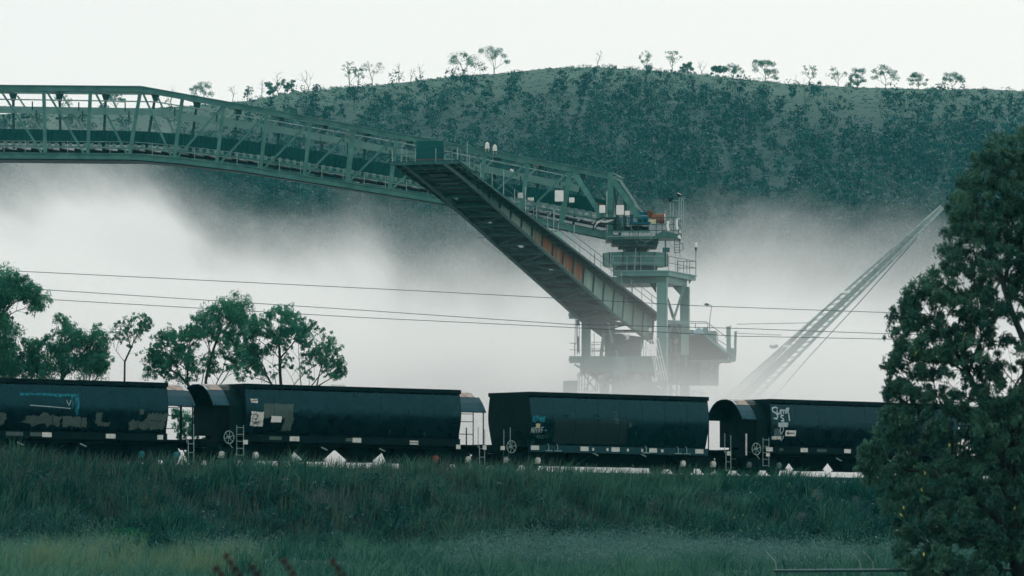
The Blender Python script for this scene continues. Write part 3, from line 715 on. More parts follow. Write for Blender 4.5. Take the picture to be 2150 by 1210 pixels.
for a in range(-70,1260,70):
    b = min(a+70,1272); f_ = lambda x: yl(CB,x)+(hgt(x)-yl(CB,x))*.72
    q.beam(PN(a,f_(a),.55),PN(b,f_(b),.55),1.2,.12)
q.build('return_belt','black',br)
q = MB()     # floor plates
for a in range(-70,1260,70):
    b = min(a+70,1272); q.beam(PN(a,yl(BOTC,a)+8,.5),PN(b,yl(BOTC,b)+8,.5),4.2,.06)
q.build('floor_plate','grate',br)
q = MB(); hr = lambda x: yl(CB,x)-3
for x in np.arange(-38,1180,44.5):
    q.tube([PN(x,hgt(x),.06),PN(x,hgt(x)-26,.06)],.03,6)
q.each('handrail_post','rail',br)
for dy in (25,13):
    q = MB(); pts = [PN(x,hgt(x)-dy,.06) for x in np.arange(-70,1190,45)]; q.tube(pts,.022,5); q.build('handrail','rail',br)
# end portal and raking legs
MB().beam(PN(1282,362),PN(1282,494),.42,.4,up=(0,1,0)).build('end_portal','steel',br)
MB().beam(PN(1288,368,1),PN(1288,480,1),.3,.3,up=(0,1,0)).build('end_portal','steel_dark',br)
MB().beam(PN(1205,362),PN(1264,456),.42,.3,up=(0,1,0)).build('raking_strut','steel',br)
MB().beam(PN(1215,368,1),PN(1252,415,1),.2,.2,up=(0,1,0)).build('raking_strut','steel_dark',br)
MB().pbeam(1288,378,1342,458,540,11,.3).build('raking_strut','steel',br)
MB().pbeam(1286,372,1302,500,544,6,.3).build('raking_strut','steel_dark',br)
for pts,yy in (([(1286,363),(1306,374)],540),([(1286,373),(1306,382),(1348,446)],540),([(1332,432),(1350,446)],541),([(1300,378),(1338,436)],542.5)):
    MB().ptube(pts,yy,1.3).build('handrail','rail',br)
MB().pbeam(1294,382,1318,415,543,4,.2).pbeam(1300,380,1296,418,543,3,.15).pbeam(1306,400,1312,425,543,4,.15).build('bracing','steel_dark',br)
MB().ptube([(1274,402),(1274,496)],539.4,1.5).build('vent_pipe','rail',br)
for (x0,y0,x1,y1,Yq) in ((1258.5,431,1271,447,539.2),(1294,431,1310,451,539),(1312,443,1322,452,539),(1165,400,1183,423,539.6),(1195,415,1206,425,539.6)):
    b = MB().pbox(x0,y0,x1,y1,Yq,.5).build('equipment_box','white',br)
    MB().pbox(x0-.6,y0-1.2,x1+.6,y0-.1,Yq-.08,.62).build('box_lid','offwhite',b)
MB().pbeam(1246,426,1268,431,540.5,2.6,.1).build('rusty_bar','rustspot',br)
MB().pbox(1108,415,1121,421,541,.3).build('equipment_box','offwhite',br)
MB().ptube([(1071,357),(1078,360)],540,2.8,8).build('floodlight','offwhite',br)
for x,y in ((1023,306),(1039,311)):
    MB().add(*(lambda c:([c+Vector(v) for v in ((-.2,-.2,-.25),(.2,-.2,-.25),(.2,.2,-.25),(-.2,.2,-.25),(-.16,-.16,.15),(.16,-.16,.15),(.16,.16,.15),(-.16,.16,.15),(0,0,.32))],[(0,3,2,1),(0,1,5,4),(1,2,6,5),(2,3,7,6),(3,0,4,7),(4,5,8),(5,6,8),(6,7,8),(7,4,8)]))(P(x,y,542))).ptube([(x-2.5,y+4),(x-3,y+12)],542,.8,5).ptube([(x+2.5,y+4),(x+3,y+12)],542,.8,5).build('beacon_lamp','offwhite',br)
for x,y in ((1128,348),(672,250),(730,283)):
    MB().pbox(x-2.5,y-3,x+3,y+2,541,.3).build('rusty_gusset','dullrust',br)
# drive platform at the tower end
q = MB().pbox(1273,496,1380,502,539.2,5.4).pbox(1376,491,1431,499,539.4,5.0).pbox(1273,503,1372,505,539.6,4.6)
q.ppoly([(1380,491),(1392,485),(1404,486),(1422,492)],540.2,3).ppoly([(1420,493),(1427,493),(1431,502),(1424,500)],539.3,4); q.build('drive_platform','steel',br)
MB().pbox(1290,485.5,1366,488.5,539.3,.3).pbox(1274,495,1371,497.5,539,.3).pbox(1310,499.5,1372,501,538.9,.2).build('platform_beam','steel_far',br)
MB().pbeam(1366.5,470,1367,498,538.9,3.6,.2).build('platform_post','rail',br)
MB().ppoly([(1326,474),(1348,474),(1354,484),(1328,485)],541,2).pbox(1300,476,1362,485,542,2).pbox(1288,456,1300,484,540.2,1.5).build('conveyor_tail','black',br)
q = MB().pbox(1320,466,1366,471,539.6,1.6)
for x in (1319,1329,1339,1349,1359): q.pbeam(x,468,x+ (2 if x>1350 else 0),457,539.5,2.2,.15)
q.build('machine_frame','blue',br)
MB().pbox(1323,451,1330,467,540.6,1.2).ptube([(1338,459),(1360,459)],541,7,14).pbox(1339,445,1360,456,541.6,1).build('gear_housing','blue',br)
q = MB().tube([P(1367,459.5,541),P(1383,459.5,541)],.36,18).tube([P(1384,459.5,541),P(1395,459.5,541)],.40,18); q.pbox(1360,443,1369,456,541,.8).pbox(1366,443,1371,449,540.7,.6); q.build('drive_motor','rustspot',br)
MB().tube([P(1395,459.5,541),P(1396.5,459.5,541)],.38,18).build('motor_end_cover','white',br)
MB().pbox(1362,461,1378,470,540.4,.8).build('motor_mount','yellow',br)
q = MB()
for x in (1274,1304,1322,1340,1378,1390,1402,1414,1425): q.ptube([(x,456.5),(x,496)],538.8,.7,5)
q.each('handrail_post','rail_dark',br)
for y in (457,471,484): MB().ptube([(1266,y),(1420,y),(1428,y+3),(1431,y+10)],538.8,.75,5).build('handrail','rail_dark',br)
for x,y0,y1,ti in ((1402.5,464,485,1.2),(1421.5,460,482,1)):
    MB().ptube([(x,y0),(x-ti*.6,(y0+y1)/2),(x+ti,y1)],538.7,2.6,10).build('fire_extinguisher','white',br)
MB().ptube([(1409,462),(1404,466),(1408,470)],538.7,.8,5).ptube([(1419,462),(1424,458),(1428,461)],538.6,.9,5).build('hose','offwhite',br)
for x,y in ((1406.5,419),(1425,409)):
    l = MB().ppoly([(x-6,y-3),(x+6,y-4.5),(x+8,y-1),(x+3,y+5),(x-2,y+6)],540,.7); l.build('floodlight','black',br)
MB().ppoly([(1423,404.5),(1431,408),(1430.5,409.5),(1422.5,406)],539.9,.5).build('floodlight_visor','white',br)
q = MB().ptube([(1407.5,424),(1407.5,460)],540.4,1).ptube([(1413.5,424),(1413.5,460)],540.4,1).ptube([(1426,414),(1425.5,462)],540.2,1.1).ptube([(1430.5,414),(1430.5,484)],540.2,1.1).ptube([(1431,416),(1435,419),(1435.5,484)],540.2,1).ptube([(1410,421),(1424,421)],540.3,.9)
q.build('lamp_mast','rail',br)
MB().ppoly([(1422,496),(1428,493),(1431,503),(1424,500)],538.7,.1).ppoly([(1426,485),(1429,484),(1429,490)],538.7,.1).build('torn_sheet','white',br)
q = MB(); ladder(q,P(1416,0,539).x,P(1427,0,539).x,539,P(0,532,539).z,P(0,500,539).z,6,.03)
q.ptube([(1427,511),(1434,512),(1434.5,524),(1427,528)],539,.9,5); q.build('hanging_ladder','steel_dark',br)
# cables looping off the platform
def sag(pts,Yq,r,m='rail_dark'):
    MB().tube([P(x,y,Yq) for x,y in pts], r, 6).build('hanging_cable',m,br)
def arcpts(x0,y0,x1,y1,d,n=14): return [(lerp(x0,x1,i/n), lerp(y0,y1,i/n)+4*d*(i/n)*(1-i/n)) for i in range(n+1)]
sag(arcpts(1321,470,1375,497,22),538.5,.035,'palebark'); sag(arcpts(1324,475,1362,500,28),538.4,.035,'palebark'); sag(arcpts(1310,524,1364,524,18),538.6,.03,'palebark')
sag([(1245,485),(1247,472),(1254,461),(1266,457),(1274,459),(1300,460)],538.7,.07,'black'); sag([(1250,482),(1253,474),(1260,469),(1275,470),(1300,471)],538.7,.07,'black')
sag([(1249,478),(1254,468),(1262,464),(1270,467),(1286,462),(1290,460)],538.8,.09,'offwhite')
q = MB(); 
for i in range(7): x = 1296+i*2.4; q.ptube([(x,458),(x+ (i%3-1),486)],538.6,.8,5)
q.build('cable_bundle','rail_dark',br)
MB().ptube([(1264,506),(1270,507)],539.2,2.6,10).build('floodlight','offwhite',br)
# turntable under the boom
cxw = P(1334,0,543).x
def ringp(m, cx_, cy_, r, z0, z1, n=24, r1=None):
    r1 = r if r1 is None else r1
    return m.tube([(cx_,cy_,z0),(cx_,cy_,z1)],[r,r1],n)
zz = lambda y,Yq=543: (HY-y)*Yq/F
q = MB(); q.box(P(1285,0,541).x,P(1382,0,541).x,540,546,zz(515),zz(502)); q.box(P(1299,0,541).x,P(1380,0,541).x,540.4,545.6,zz(521),zz(515)-.002)
q.build('turntable_frame','steel_dark',br)
MB().tube([(cxw,543,zz(514)),(cxw,543,zz(529))],[1.0,.9],8).tube([(cxw,543,zz(521)),(cxw,543,zz(529))],[1.15,.95],20).build('pivot_cone','steel_dark',br)

# ------------------------------------------------------------------ slewing tower
tw = thing('stacker_tower', 'green steel tower with round drum and railed deck standing in the fog', 'tower', P(1334,1040,544))
tx = P(1334,0,544).x
def nring(name, r, y0, y1, n, m='steel_tower', Yc=544, rot=.2, par=tw):
    vs = []; 
    for z in (zz(y1,Yc-r), zz(y0,Yc-r)):
        vs += [(tx+r*math.cos(2*math.pi*(k+rot)/n), Yc+r*math.sin(2*math.pi*(k+rot)/n), z) for k in range(n)]
    return MB().add(vs, [tuple(range(n-1,-1,-1)), tuple(range(n,2*n))]+[(k,(k+1)%n,n+(k+1)%n,n+k) for k in range(n)]).build(name,m,par)
nring('slewing_drum', 2.62, 528.5, 557, 12); nring('drum_neck', 1.80, 556.5, 570, 16, 'steel_dark'); 
q = MB(); 
for k in range(12):
    a = 2*math.pi*(k+.2)/12; x,y = tx+2.64*math.cos(a), 544+2.64*math.sin(a); q.tube([(x,y,zz(556,541.4)),(x,y,zz(529,541.4))],.05,5)
q.each('drum_rib','steel_dark',tw)
MB().pbeam(1335,522,1332,568,541,2.6,.12).pbeam(1283,528,1281,558,541.2,2,.1).build('drum_pipe','rail',tw)
MB().pbeam(1276,532,1276,553,541.3,5,.05).build('worn_plate','pale_web',tw)
# deck: near edge (1289,574)-(1404,574), then receding to (1462,585)
A0, A1, A2 = P(1287,573,539), P(1404,574,539), P(1461,580.5,547)
A3 = A0 + (A2-A1); up_ = Vector((0,0,1))
def slab(name, pts, z0, z1, m): 
    lo = [Vector((p.x,p.y,z0)) for p in pts]; MB().prism(lo,(0,0,z1-z0)).build(name,m,tw)
zd = zz(569.5,539)
slab('deck', [A0,A1,A2,A3], zd-.38, zd, 'steel_tower')
slab('deck_edge', [A0+Vector((-.1,-.12,0)),A1+Vector((.08,-.12,0)),A2+Vector((.12,.05,0)),A3], zd-.02, zd+.06, 'steel_far')
B1 = Vector((12.5,539.6,0)); B2 = Vector((14.35,546.4,0)); BA = Vector((6.0,541.2,0)); BD = BA+(B2-B1)
zb = zz(594,539.6); zbt = zd-.385
slab('deck_girder', [BA,B1,B2,BD], zb, zbt, 'steel_tower')
C = lambda c,hw,hd,y0,z1,m,name='tower_leg': MB().box(c.x-hw,c.x+hw,c.y-hd,c.y+hd,zz(y0,c.y),z1).box(c.x-hw-.003,c.x-hw+.09,c.y-hd-.04,c.y+hd+.04,zz(y0,c.y)+.01,z1-.01).box(c.x+hw-.09,c.x+hw+.003,c.y-hd-.04,c.y+hd+.04,zz(y0,c.y)+.01,z1-.01).build(name,m,tw)
C(Vector((12.12,539.55,0)),.40,.36,832,zb-.004,'steel_tower'); C(Vector((14.15,546.5,0)),.38,.36,832,zb-.004,'steel_tower')
C(Vector((6.02,541.6,0)),.37,.36,749,zb-.004,'steel_tower'); C(Vector((8.0,548.6,0)),.37,.36,749,zb-.004,'steel_tower')
MB().box(12.50,12.60,539.12,539.20,zz(830,539),zb).build('column_highlight','steel_highlight',tw)  # pale strips that paint a highlight down the leg edges
MB().box(11.70,11.76,539.12,539.20,zz(830,539),zb).build('column_highlight','steel_far',tw)
MB().box(14.46,14.56,546.06,546.14,zz(830,546),zb).build('column_highlight','steel_highlight',tw)
MB().ppoly([(1408,598),(1438,598),(1430,622)],545,.15).ppoly([(1446,580),(1456,582),(1448,596),(1446,596)],546,.3).each('gusset_plate','steel_tower',tw)
MB().pbeam(1437,600,1414,672,543,5,.16).build('tower_brace','steel_far',tw)
MB().pbeam(1400,622,1417,672,545,3.5,.15).pbeam(1404,640,1412,668,547,3,.12).build('tower_brace','steel_dark',tw)
MB().pbeam(1398,675.5,1446,678,541,7,.3).build('cross_girder','steel_far',tw)
MB().pbeam(1412,682,1401,708,541.5,5,.15).pbeam(1418,680,1428,702,542.5,3.5,.15).build('tower_brace','steel_tower',tw)
MB().ppoly([(1363,594),(1378,594),(1378,616)],540,.4).build('gusset_plate','steel_dark',tw)
# deck handrails
def railing(name, pts, n, h=1.15, r=.028, m='rail'):
    q = MB(); pts = [Vector(p) for p in pts]
    for a,b in zip(pts[:-1],pts[1:]):
        for i in range(n+1):
            p = a.lerp(b,i/n); q.tube([p,p+Vector((0,0,h))],r*.9,5)
    for hh in (h, h*.52): q.tube([p+Vector((0,0,hh)) for p in pts], r, 5)
    q.build(name,m,tw)
e = lambda p: Vector((p.x,p.y,zd+.06))
railing('deck_railing', [e(A0),e(A1)], 4); railing('deck_railing', [e(A1),e(A2)], 3, m='rail_dark'); railing('deck_railing', [e(A3)+Vector((3,0,0)),e(A2)], 3, m='rail_dark')
MB().tube([e(A2),e(A2)+Vector((0,0,2.0))],.03,6).build('lamp_mast','rail_dark',tw)
MB().tube([e(A2)+Vector((0,0,2.0)),e(A2)+Vector((0,0,2.3))],[.07,.11],10).build('lamp_base','steel_dark',tw)
MB().tube([e(A2)+Vector((0,0,2.3)),e(A2)+Vector((0,0,2.42)),e(A2)+Vector((0,0,2.72))],[.10,.13,.12],12).build('lamp','white',tw)
MB().ptube([(1397,504),(1397.5,560)],539,1.6,6).build('hanging_pipe','steel_dark',tw)
MB().pbox(1391.5,520,1406,529.5,538.6,.5).build('junction_box','steel_dark',tw)
q = MB(); ladder(q,P(1418,0,546).x,P(1428,0,546).x,546,P(0,568,546).z,P(0,528,546).z,7,.02); q.build('access_ladder','rail',tw)
# upper-left landing
MB().pbox(1193.5,657.5,1222,660.5,541,3).pbox(1195,660.4,1221,667,541.2,2.6).build('landing','steel_tower',tw)
q = MB(); 
for x in (1198.5,1202.5,1206): q.ptube([(x,648),(x,658)],541.2,.6,5)
q.build('landing_rail','rail_dark',tw)
q = MB()
for x,dx in ((1210,2),(1213,-1),(1216,0.5),(1208,-1)): q.ptube([(x,669),(x+dx,745)],540.8,.75,6)
q.pbox(1210.5,672,1217,684,540.8,.3).pbox(1211.5,707,1217,740,540.7,.4); q.each('riser_pipe','steel_dark',tw)
q = MB().ptube([(1206.5,720),(1206.5,748)],541,.8,5)
for y in (721,735): q.ptube([(1195.5,y),(1210,y)],541,.7,5)
q.build('landing_rail','rail_dark',tw)
q = MB()
for x in (1243,1247.5,1265): q.ptube([(x,700 if x>1246 and x<1250 else 722),(x,748)],543,.7,5)
for y in (719,724,733,738): q.ptube([(1241,y),(1270,y)],543,.6,5)
q.build('landing_rail','rail_dark',tw)
# lower ring girder and base
MB().pbox(1195.5,748,1378,751.5,540.4,8).build('ring_deck','steel_tower',tw)
MB().pbox(1197,751.6,1220,758,540.6,5).build('landing_beam','steel_tower',tw)
q = MB().pbox(1219,751.6,1289,781,540.5,6).pbox(1313,751.6,1377,780,540.5,6); q.build('ring_girder','steel_tower',tw)
q = MB()
for x in (1221,1238,1259,1288,1315,1328,1356): q.pbeam(x,752,x,781,540.4,1.6,.14)
q.each('girder_rib','steel_far',tw)
MB().pbox(1288.6,750,1313,790,540.3,5).build('pivot_column','steel_far',tw)
MB().ppoly([(1236,781),(1380,780),(1372,803),(1262,803)],541.5,5).build('lower_frame','steel_dark',tw)
MB().pbox(1296,800.5,1376,803,540.6,.4).pbox(1286,803,1400,1040,541.4,6).build('base_block','steel_tower',tw)
q = MB()
for y in (808,813,818,823): q.pbox(1287,y,1399,y+1.3,541.3,.12)
q.each('base_rib','steel_far',tw)
MB().pbox(1183,800,1212,1040,544,5).ppoly([(1183,808),(1196,799.5),(1212,799.5),(1212,808)],543.9,5).build('switch_house','steel_far',tw)
q = MB().pbox(1260,801,1279.5,1040,541,2); q.build('control_cabinet','steel_far',tw)
MB().pbox(1258.5,799,1281,801.2,540.8,2.4).pbox(1266,808,1273,815,540.9,.1).build('cabinet_hood','steel_dark',tw)
q = MB()
for x0,x1 in ((1215,1211),(1218,1215),(1222,1221),(1228,1227),(1236,1233),(1251,1250),(1254,1254)): q.ptube([(x0,782),(x1,822)],541,.9 if x0!=1236 else 1.6,5)
for y in (788,807): q.ptube([(1210,y),(1238,y)],541,.7,5)
q.build('scaffold_pipes','steel_tower',tw)
MB().pbeam(1206,765,1219,773,541,4,.25).build('floodlight','steel_tower',tw)
MB().pbox(1256,788,1267,798,541.2,.3).build('notice_board','white',tw)
MB().pbox(1280,796,1286,799,541,.2).build('work_lamp','white',tw)
# raking bars by the chute and the mass of the chute under the belt boom
MB().ppoly([(1268,704),(1300,700),(1352,712),(1346,745),(1330,752),(1292,752),(1272,742)],542.2,3.4).build('receiving_chute','steel_dark',tw)
MB().pbeam(1274.5,664,1286,720,539.4,5.5,.15).build('chute_strut','steel_far',tw)
MB().pbeam(1294,736,1306,792,539.2,4,.15).build('chute_strut','steel_far',tw)
MB().ppoly([(1307,696),(1312,702),(1318,704),(1320,696),(1322,700),(1321,712),(1313,714),(1315,708),(1309,704)],539,.12).build('torn_sheet','offwhite',tw)
MB().pbeam(1268,700,1262,748,542,7,.3).build('chute_leg','steel_tower',tw)
# white caged ladder frame leaning on the tower
cg = MB()
for i in range(5):
    f_ = i/4; cg.pbeam(lerp(1362,1382,f_),lerp(716,712,f_),lerp(1381,1401,f_),lerp(802,798,f_),538.4,1.7,.06)
for y_,xo in ((716,0),(754,8.4),(785,15.2)): cg.pbeam(1361.5+xo,y_,1383+xo,y_-4.5,538.3,1.7,.06)
cg.pbeam(1356,716,1366,748,538.6,1.7,.06).pbeam(1374,755,1377,803,538.8,1.7,.06)
cg.build('caged_ladder','white',tw)
q = MB()
for x in (1346,1351,1356): q.ptube([(x,717),(x,748)],539,.7,5)
q.ptube([(1343,731),(1358,731)],539,.6,5); q.build('landing_rail','rail',tw)
MB().ptube([(1365,699),(1365,720)],538.8,1.4,6).build('lamp_mast','steel_dark',tw)
MB().tube([P(1365,698,538.8),P(1365,689,538.8)],.13,10).build('lamp','white',tw)
MB().ppoly([(1370,788),(1373,794),(1378,800),(1371,804),(1368,797)],538.6,.1).ppoly([(1381,808),(1390,815),(1388,818),(1380,812)],538.7,.1).build('torn_sheet','white',tw)
q = MB()
for x0,y0,x1,y1,w_ in ((1222,782,1252,822,3),(1252,782,1226,822,2.4),(1288,782,1262,800,3),(1313,782,1330,802,3),(1340,782,1330,802,3),(1352,782,1372,802,3),(1240,752,1262,780,1.5)): q.pbeam(x0,y0,x1,y1,540.9,w_,.12)
q.each('base_brace','steel_tower',tw)
q = MB()
for y,x0,x1 in ((790,1290,1385),(796,1262,1300),(742,1290,1345),(736,1244,1290),(768,1398,1440)): q.ptube([(x0,y),(x1,y+1)],540.3,.8,5)
q.each('service_pipe','rail_dark',tw)
q = MB()
for k in range(9): x = 1292+k*11; q.ptube([(x,790),(x,801)],540.25,.6,5)
q.each('handrail_post','rail',tw)
for x0,y0,x1,y1 in ((1302,757,1310,768),(1330,786,1342,798),(1376,752,1384,764),(1228,757,1234,764)): MB().pbox(x0,y0,x1,y1,540.2,.3).build('equipment_box','steel_far',tw)
q = MB()
for k in range(10): q.pbeam(1240+k*3.2,822-k*4.2,1248+k*3.2,822-k*4.2,540.6,1.0,.4)
q.pbeam(1239,824,1270,783,540.5,1.6,.08).pbeam(1249,824,1280,783,540.5,1.6,.08); q.build('stair','rail',tw)
# machinery between the right-hand legs
MB().ppoly([(1400,680),(1430,680),(1430,745),(1400,745)],543.5,2).pbox(1402,745,1470,806,543,3).build('machinery_housing','steel_dark',tw)
q = MB()
for x,y0,y1,w_ in ((1404,700,735,3),(1409,712,738,5),(1419,725,748,4),(1406,745,790,4),(1416,760,800,5),(1426,750,806,3),(1440,748,775,6),(1432,770,806,4)): q.pbeam(x,y0,x+1,y1,542.4,w_,.3)
for y in (743,757,768,784,787): q.pbeam(1400,y,1434+(y%5)*3,y+.5,542.2,1.6,.12)
q.ptube([(1414,735),(1410,741),(1416,747),(1422,741),(1417,735)],542,1,6); q.build('pipework','steel_tower',tw)
MB().pbox(1415.5,713,1423,722,541.6,.4).build('meter_box','yellow',tw); MB().pbeam(1415,707,1425,714,541.5,1.6,.5).build('meter_roof','steel_far',tw)
MB().pbox(1430.5,702,1445,745.5,539.9,.8).build('pale_panel','pale_web',tw)
# right-hand walkway wing with handrails
Wg = MB(); Wg.prism([P(1449,704,540),P(1479,703,540),P(1531,747,540),P(1528,755,540.5),P(1449,757,543)],(0,3.2,.5)); Wg.build('wing_platform','steel_dark',tw)
MB().prism([P(1478,703,539.8),P(1483,703,539.8),P(1533,746,539.8),P(1531,750,539.8)],(0,.3,0)).build('wing_edge','steel_far',tw)
MB().ppoly([(1449,757),(1528,755),(1545,748),(1545,757),(1538,757),(1536,760),(1500,759)],540,3).build('wing_edge','steel_tower',tw)
MB().pbeam(1529.5,686,1530,745,539.6,9,.5).pbeam(1544.5,696,1543,752,540.5,5,.5).pbox(1527,732,1544,753,540.2,.3).build('end_frame','steel_tower',tw)
MB().pbeam(1532,729,1543,735,539.5,1.5,.1).pbeam(1534,742,1545,752,539.5,1.5,.1).each('end_frame_bar','rail',tw)
MB().tube([P(1534.5,686,539.6),P(1534.5,682,539.6)],.08,8).build('lamp','white',tw)
q = MB().ptube([(1448,675.5),(1482,676),(1488,680),(1525,708)],540,.8,5).ptube([(1448,679),(1461,679),(1484,679),(1487,684)],541,.7,5).ptube([(1506,713),(1527,726)],540,.7,5)
for x,y0,y1 in ((1460,680,690),(1486,682,704),(1490,682,706),(1507,697,722),(1504,697,722)): q.ptube([(x,y0),(x,y1)],540,.8,5)
q.build('wing_railing','rail_dark',tw)
q = MB().add([P(1456+k*(23/10.0), 703-14.5*math.sin(math.pi*k/10)**.6, 541+dd) for dd in (0,.8,1.6) for k in range(11)], [(j*11+k,j*11+k+1,(j+1)*11+k+1,(j+1)*11+k) for j in range(2) for k in range(10)]+[tuple(range(11))]); q.build('tarpaulin_bundle','tarp',tw)
MB().pbox(1491,695,1504.5,719,541,1.4).pbox(1449,693,1457,703,541.2,1.5).ppoly([(1474,700),(1476,689),(1486,687),(1490,704)],542,1).build('winch_housing','steel_tower',tw)
MB().ptube([(1489.5,684),(1491,665),(1494,646),(1493,641),(1488,640)],540.3,.75,6).build('lamp_mast','steel_dark',tw)
MB().tube([P(1489,640,540.3),P(1484,639.5,540.3),P(1478.5,639,540.3)],[.06,.12,.05],8).build('street_lamp_head','steel_dark',tw)
MB().pbox(1449,757.5,1509,809,543.6,2).build('wing_cabin','steel_far',tw)
MB().ppoly([(1427,787),(1446,787),(1470,809),(1427,809)],543.4,.15).build('cabin_dark_plate','steel_dark',tw)  # dark triangular plate at the cabin's lower left
MB().pbeam(1470,801,1513,762,543.2,3,.15).pbeam(1471,800,1470,762,543.3,2.4,.1).pbeam(1450,776,1470,760,543.2,4,.15).build('cabin_brace','steel_tower',tw)
ring_pts = [(1481+10*math.cos(a),768+8.5*math.sin(a)) for a in np.linspace(-.6,math.pi+.6,16)]
MB().ptube(ring_pts,543,.9,5).build('cable_loop','steel_dark',tw)
MB().pbox(1496,783,1505,786,543.4,.2).pbox(1496,793,1505,796,543.4,.2).pbox(1496,801,1505,804,543.4,.2).each('vent_grille','steel_tower',tw)
MB().pbeam(1421,809,1420,1040,543,4,.3).pbeam(1408,806,1408,1040,542.6,8,.5).build('base_leg','steel_tower',tw)
MB().ppoly([(1405,809),(1410,806),(1413,818),(1418,824),(1403,826)],542,.5).build('base_bracket','steel_tower',tw)
q = MB().ptube([(1420,820),(1452,821),(1480,826)],542,.7,5)
for x in (1443,1455,1471,1475): q.ptube([(x,821),(x,834)],542,.6,5)
q.build('base_railing','steel_dark',tw)

# ------------------------------------------------------------------ inclined belt boom in front of the tower
H0 = P(962,337,502.0); Pv = P(1386,661,543.0)
DL = (Pv-H0).length; dn_ = (Pv-H0)/DL; wv = Vector((-dn_.y, dn_.x, 0)).normalized(); nv = wv.cross(dn_).normalized()
if nv.z < 0: nv = -nv
def B(s, w_, h=0.0): return H0 + dn_*s + wv*w_ + nv*h
bb = thing('belt_conveyor_boom', 'dark inclined conveyor boom with rusty side plates rising from the tower', 'conveyor', Pv)
hb = lambda s: .30 + 1.75*min(1,max(0,(s-4)/34))       # depth of the side girders
WR, WLf, WT = 1.0, 4.4, 5.4
SM = DL+1.5
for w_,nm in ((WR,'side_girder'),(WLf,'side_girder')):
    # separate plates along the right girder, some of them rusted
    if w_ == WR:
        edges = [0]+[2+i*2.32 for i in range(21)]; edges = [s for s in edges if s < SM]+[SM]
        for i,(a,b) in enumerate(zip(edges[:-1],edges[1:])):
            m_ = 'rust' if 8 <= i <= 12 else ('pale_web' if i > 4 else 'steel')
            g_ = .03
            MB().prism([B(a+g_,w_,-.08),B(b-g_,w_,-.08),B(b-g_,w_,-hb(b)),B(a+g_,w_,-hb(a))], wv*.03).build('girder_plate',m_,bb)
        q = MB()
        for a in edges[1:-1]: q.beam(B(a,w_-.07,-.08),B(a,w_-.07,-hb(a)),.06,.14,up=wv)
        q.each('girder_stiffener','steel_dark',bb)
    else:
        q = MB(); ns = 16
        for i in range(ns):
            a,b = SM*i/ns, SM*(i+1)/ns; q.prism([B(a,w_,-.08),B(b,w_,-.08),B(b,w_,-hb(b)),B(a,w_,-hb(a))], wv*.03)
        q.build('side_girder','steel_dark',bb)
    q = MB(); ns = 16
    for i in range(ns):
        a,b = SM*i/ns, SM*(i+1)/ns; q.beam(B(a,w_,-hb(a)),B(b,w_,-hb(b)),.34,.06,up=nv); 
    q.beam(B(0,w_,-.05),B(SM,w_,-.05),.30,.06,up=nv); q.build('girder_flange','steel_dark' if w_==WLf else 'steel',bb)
# cross beams, lattice and rollers on the underside
q = MB(); q2 = MB()
for i,s in enumerate(np.arange(1.2,SM,2.32)):
    q.beam(B(s,WR,-hb(s)+.12),B(s,WLf,-hb(s)+.12),.16,.22,up=nv)
    if s+2.32 < SM and s > 9:
        a,b = (WR,WLf) if i%2 else (WLf,WR); q2.beam(B(s,a,-hb(s)+.10),B(s+2.32,b,-hb(s+2.32)+.10),.12,.10,up=nv)
q.each('cross_beam','steel_dark',bb); q2.build('underside_lattice','steel_dark',bb)
q = MB(); q3 = MB()
for s in np.arange(.9,SM,1.16):
    q.tube([B(s,1.5,-.12),B(s,3.9,-.12)],.09,8)
    if s > 3 : q3.tube([B(s+.3,1.7,-.34),B(s+.3,3.7,-.34)],.07,6)
q.each('idler_roller','steel_dark',bb); q3.each('return_roller','steel_dark',bb)
for w0 in (1.05,3.45):
    q = MB()
    for i,s in enumerate(np.arange(3.0,SM-1.2,1.16)):
        if (i*7+int(w0))%6 != 2: q.beam(B(s,w0+.45,-.22),B(s+1.14,w0+.45,-.22),.9,.02,up=nv)
    q.build('deck_plate','grate',bb)
MB().beam(B(1,2.7,.10),B(SM,2.7,.10),1.9,.05,up=nv).build('conveyor_belt','black',bb)
MB().beam(B(2.5,2.7,-.28),B(SM,2.7,-.28),1.5,.03,up=nv).build('return_belt','black',bb)
# walkways of steel plate on cantilever brackets
for w0,w1,nm in ((0,.93,'walkway'),(4.47,5.4,'walkway')):
    MB().beam(B(0,(w0+w1)/2,0),B(SM,(w0+w1)/2,0),w1-w0,.05,up=nv).build('walkway','grate',bb)
    q = MB()
    for s in np.arange(.4,SM,1.16): q.beam(B(s,w0,-.08),B(s,w1,-.08),.07,.1,up=nv)
    q.beam(B(0,w0+.03,-.06),B(SM,w0+.03,-.06),.06,.16,up=nv).beam(B(0,w1-.03,-.06),B(SM,w1-.03,-.06),.06,.16,up=nv)
    q.build('walkway_bracket_frame','steel_dark',bb)
# triangular sheets under the right walkway
# handrails
def brail(w_, s0, s1, name, m, n):
    q = MB()
    for i in range(n+1):
        s = s0+(s1-s0)*i/n; p = B(s,w_,.02); q.tube([p,p+Vector((0,0,1.1))],.028,5)
    q.each('handrail_post','rail',bb)
    for h in (1.1,.58): MB().tube([B(s0,w_,.02)+Vector((0,0,h)),B(s1,w_,.02)+Vector((0,0,h))],.025,5).build(name,m,bb)
brail(.04,0,SM-1,'handrail','rail_dark',19); brail(5.36,6,SM-1,'handrail','rail_dark',16)
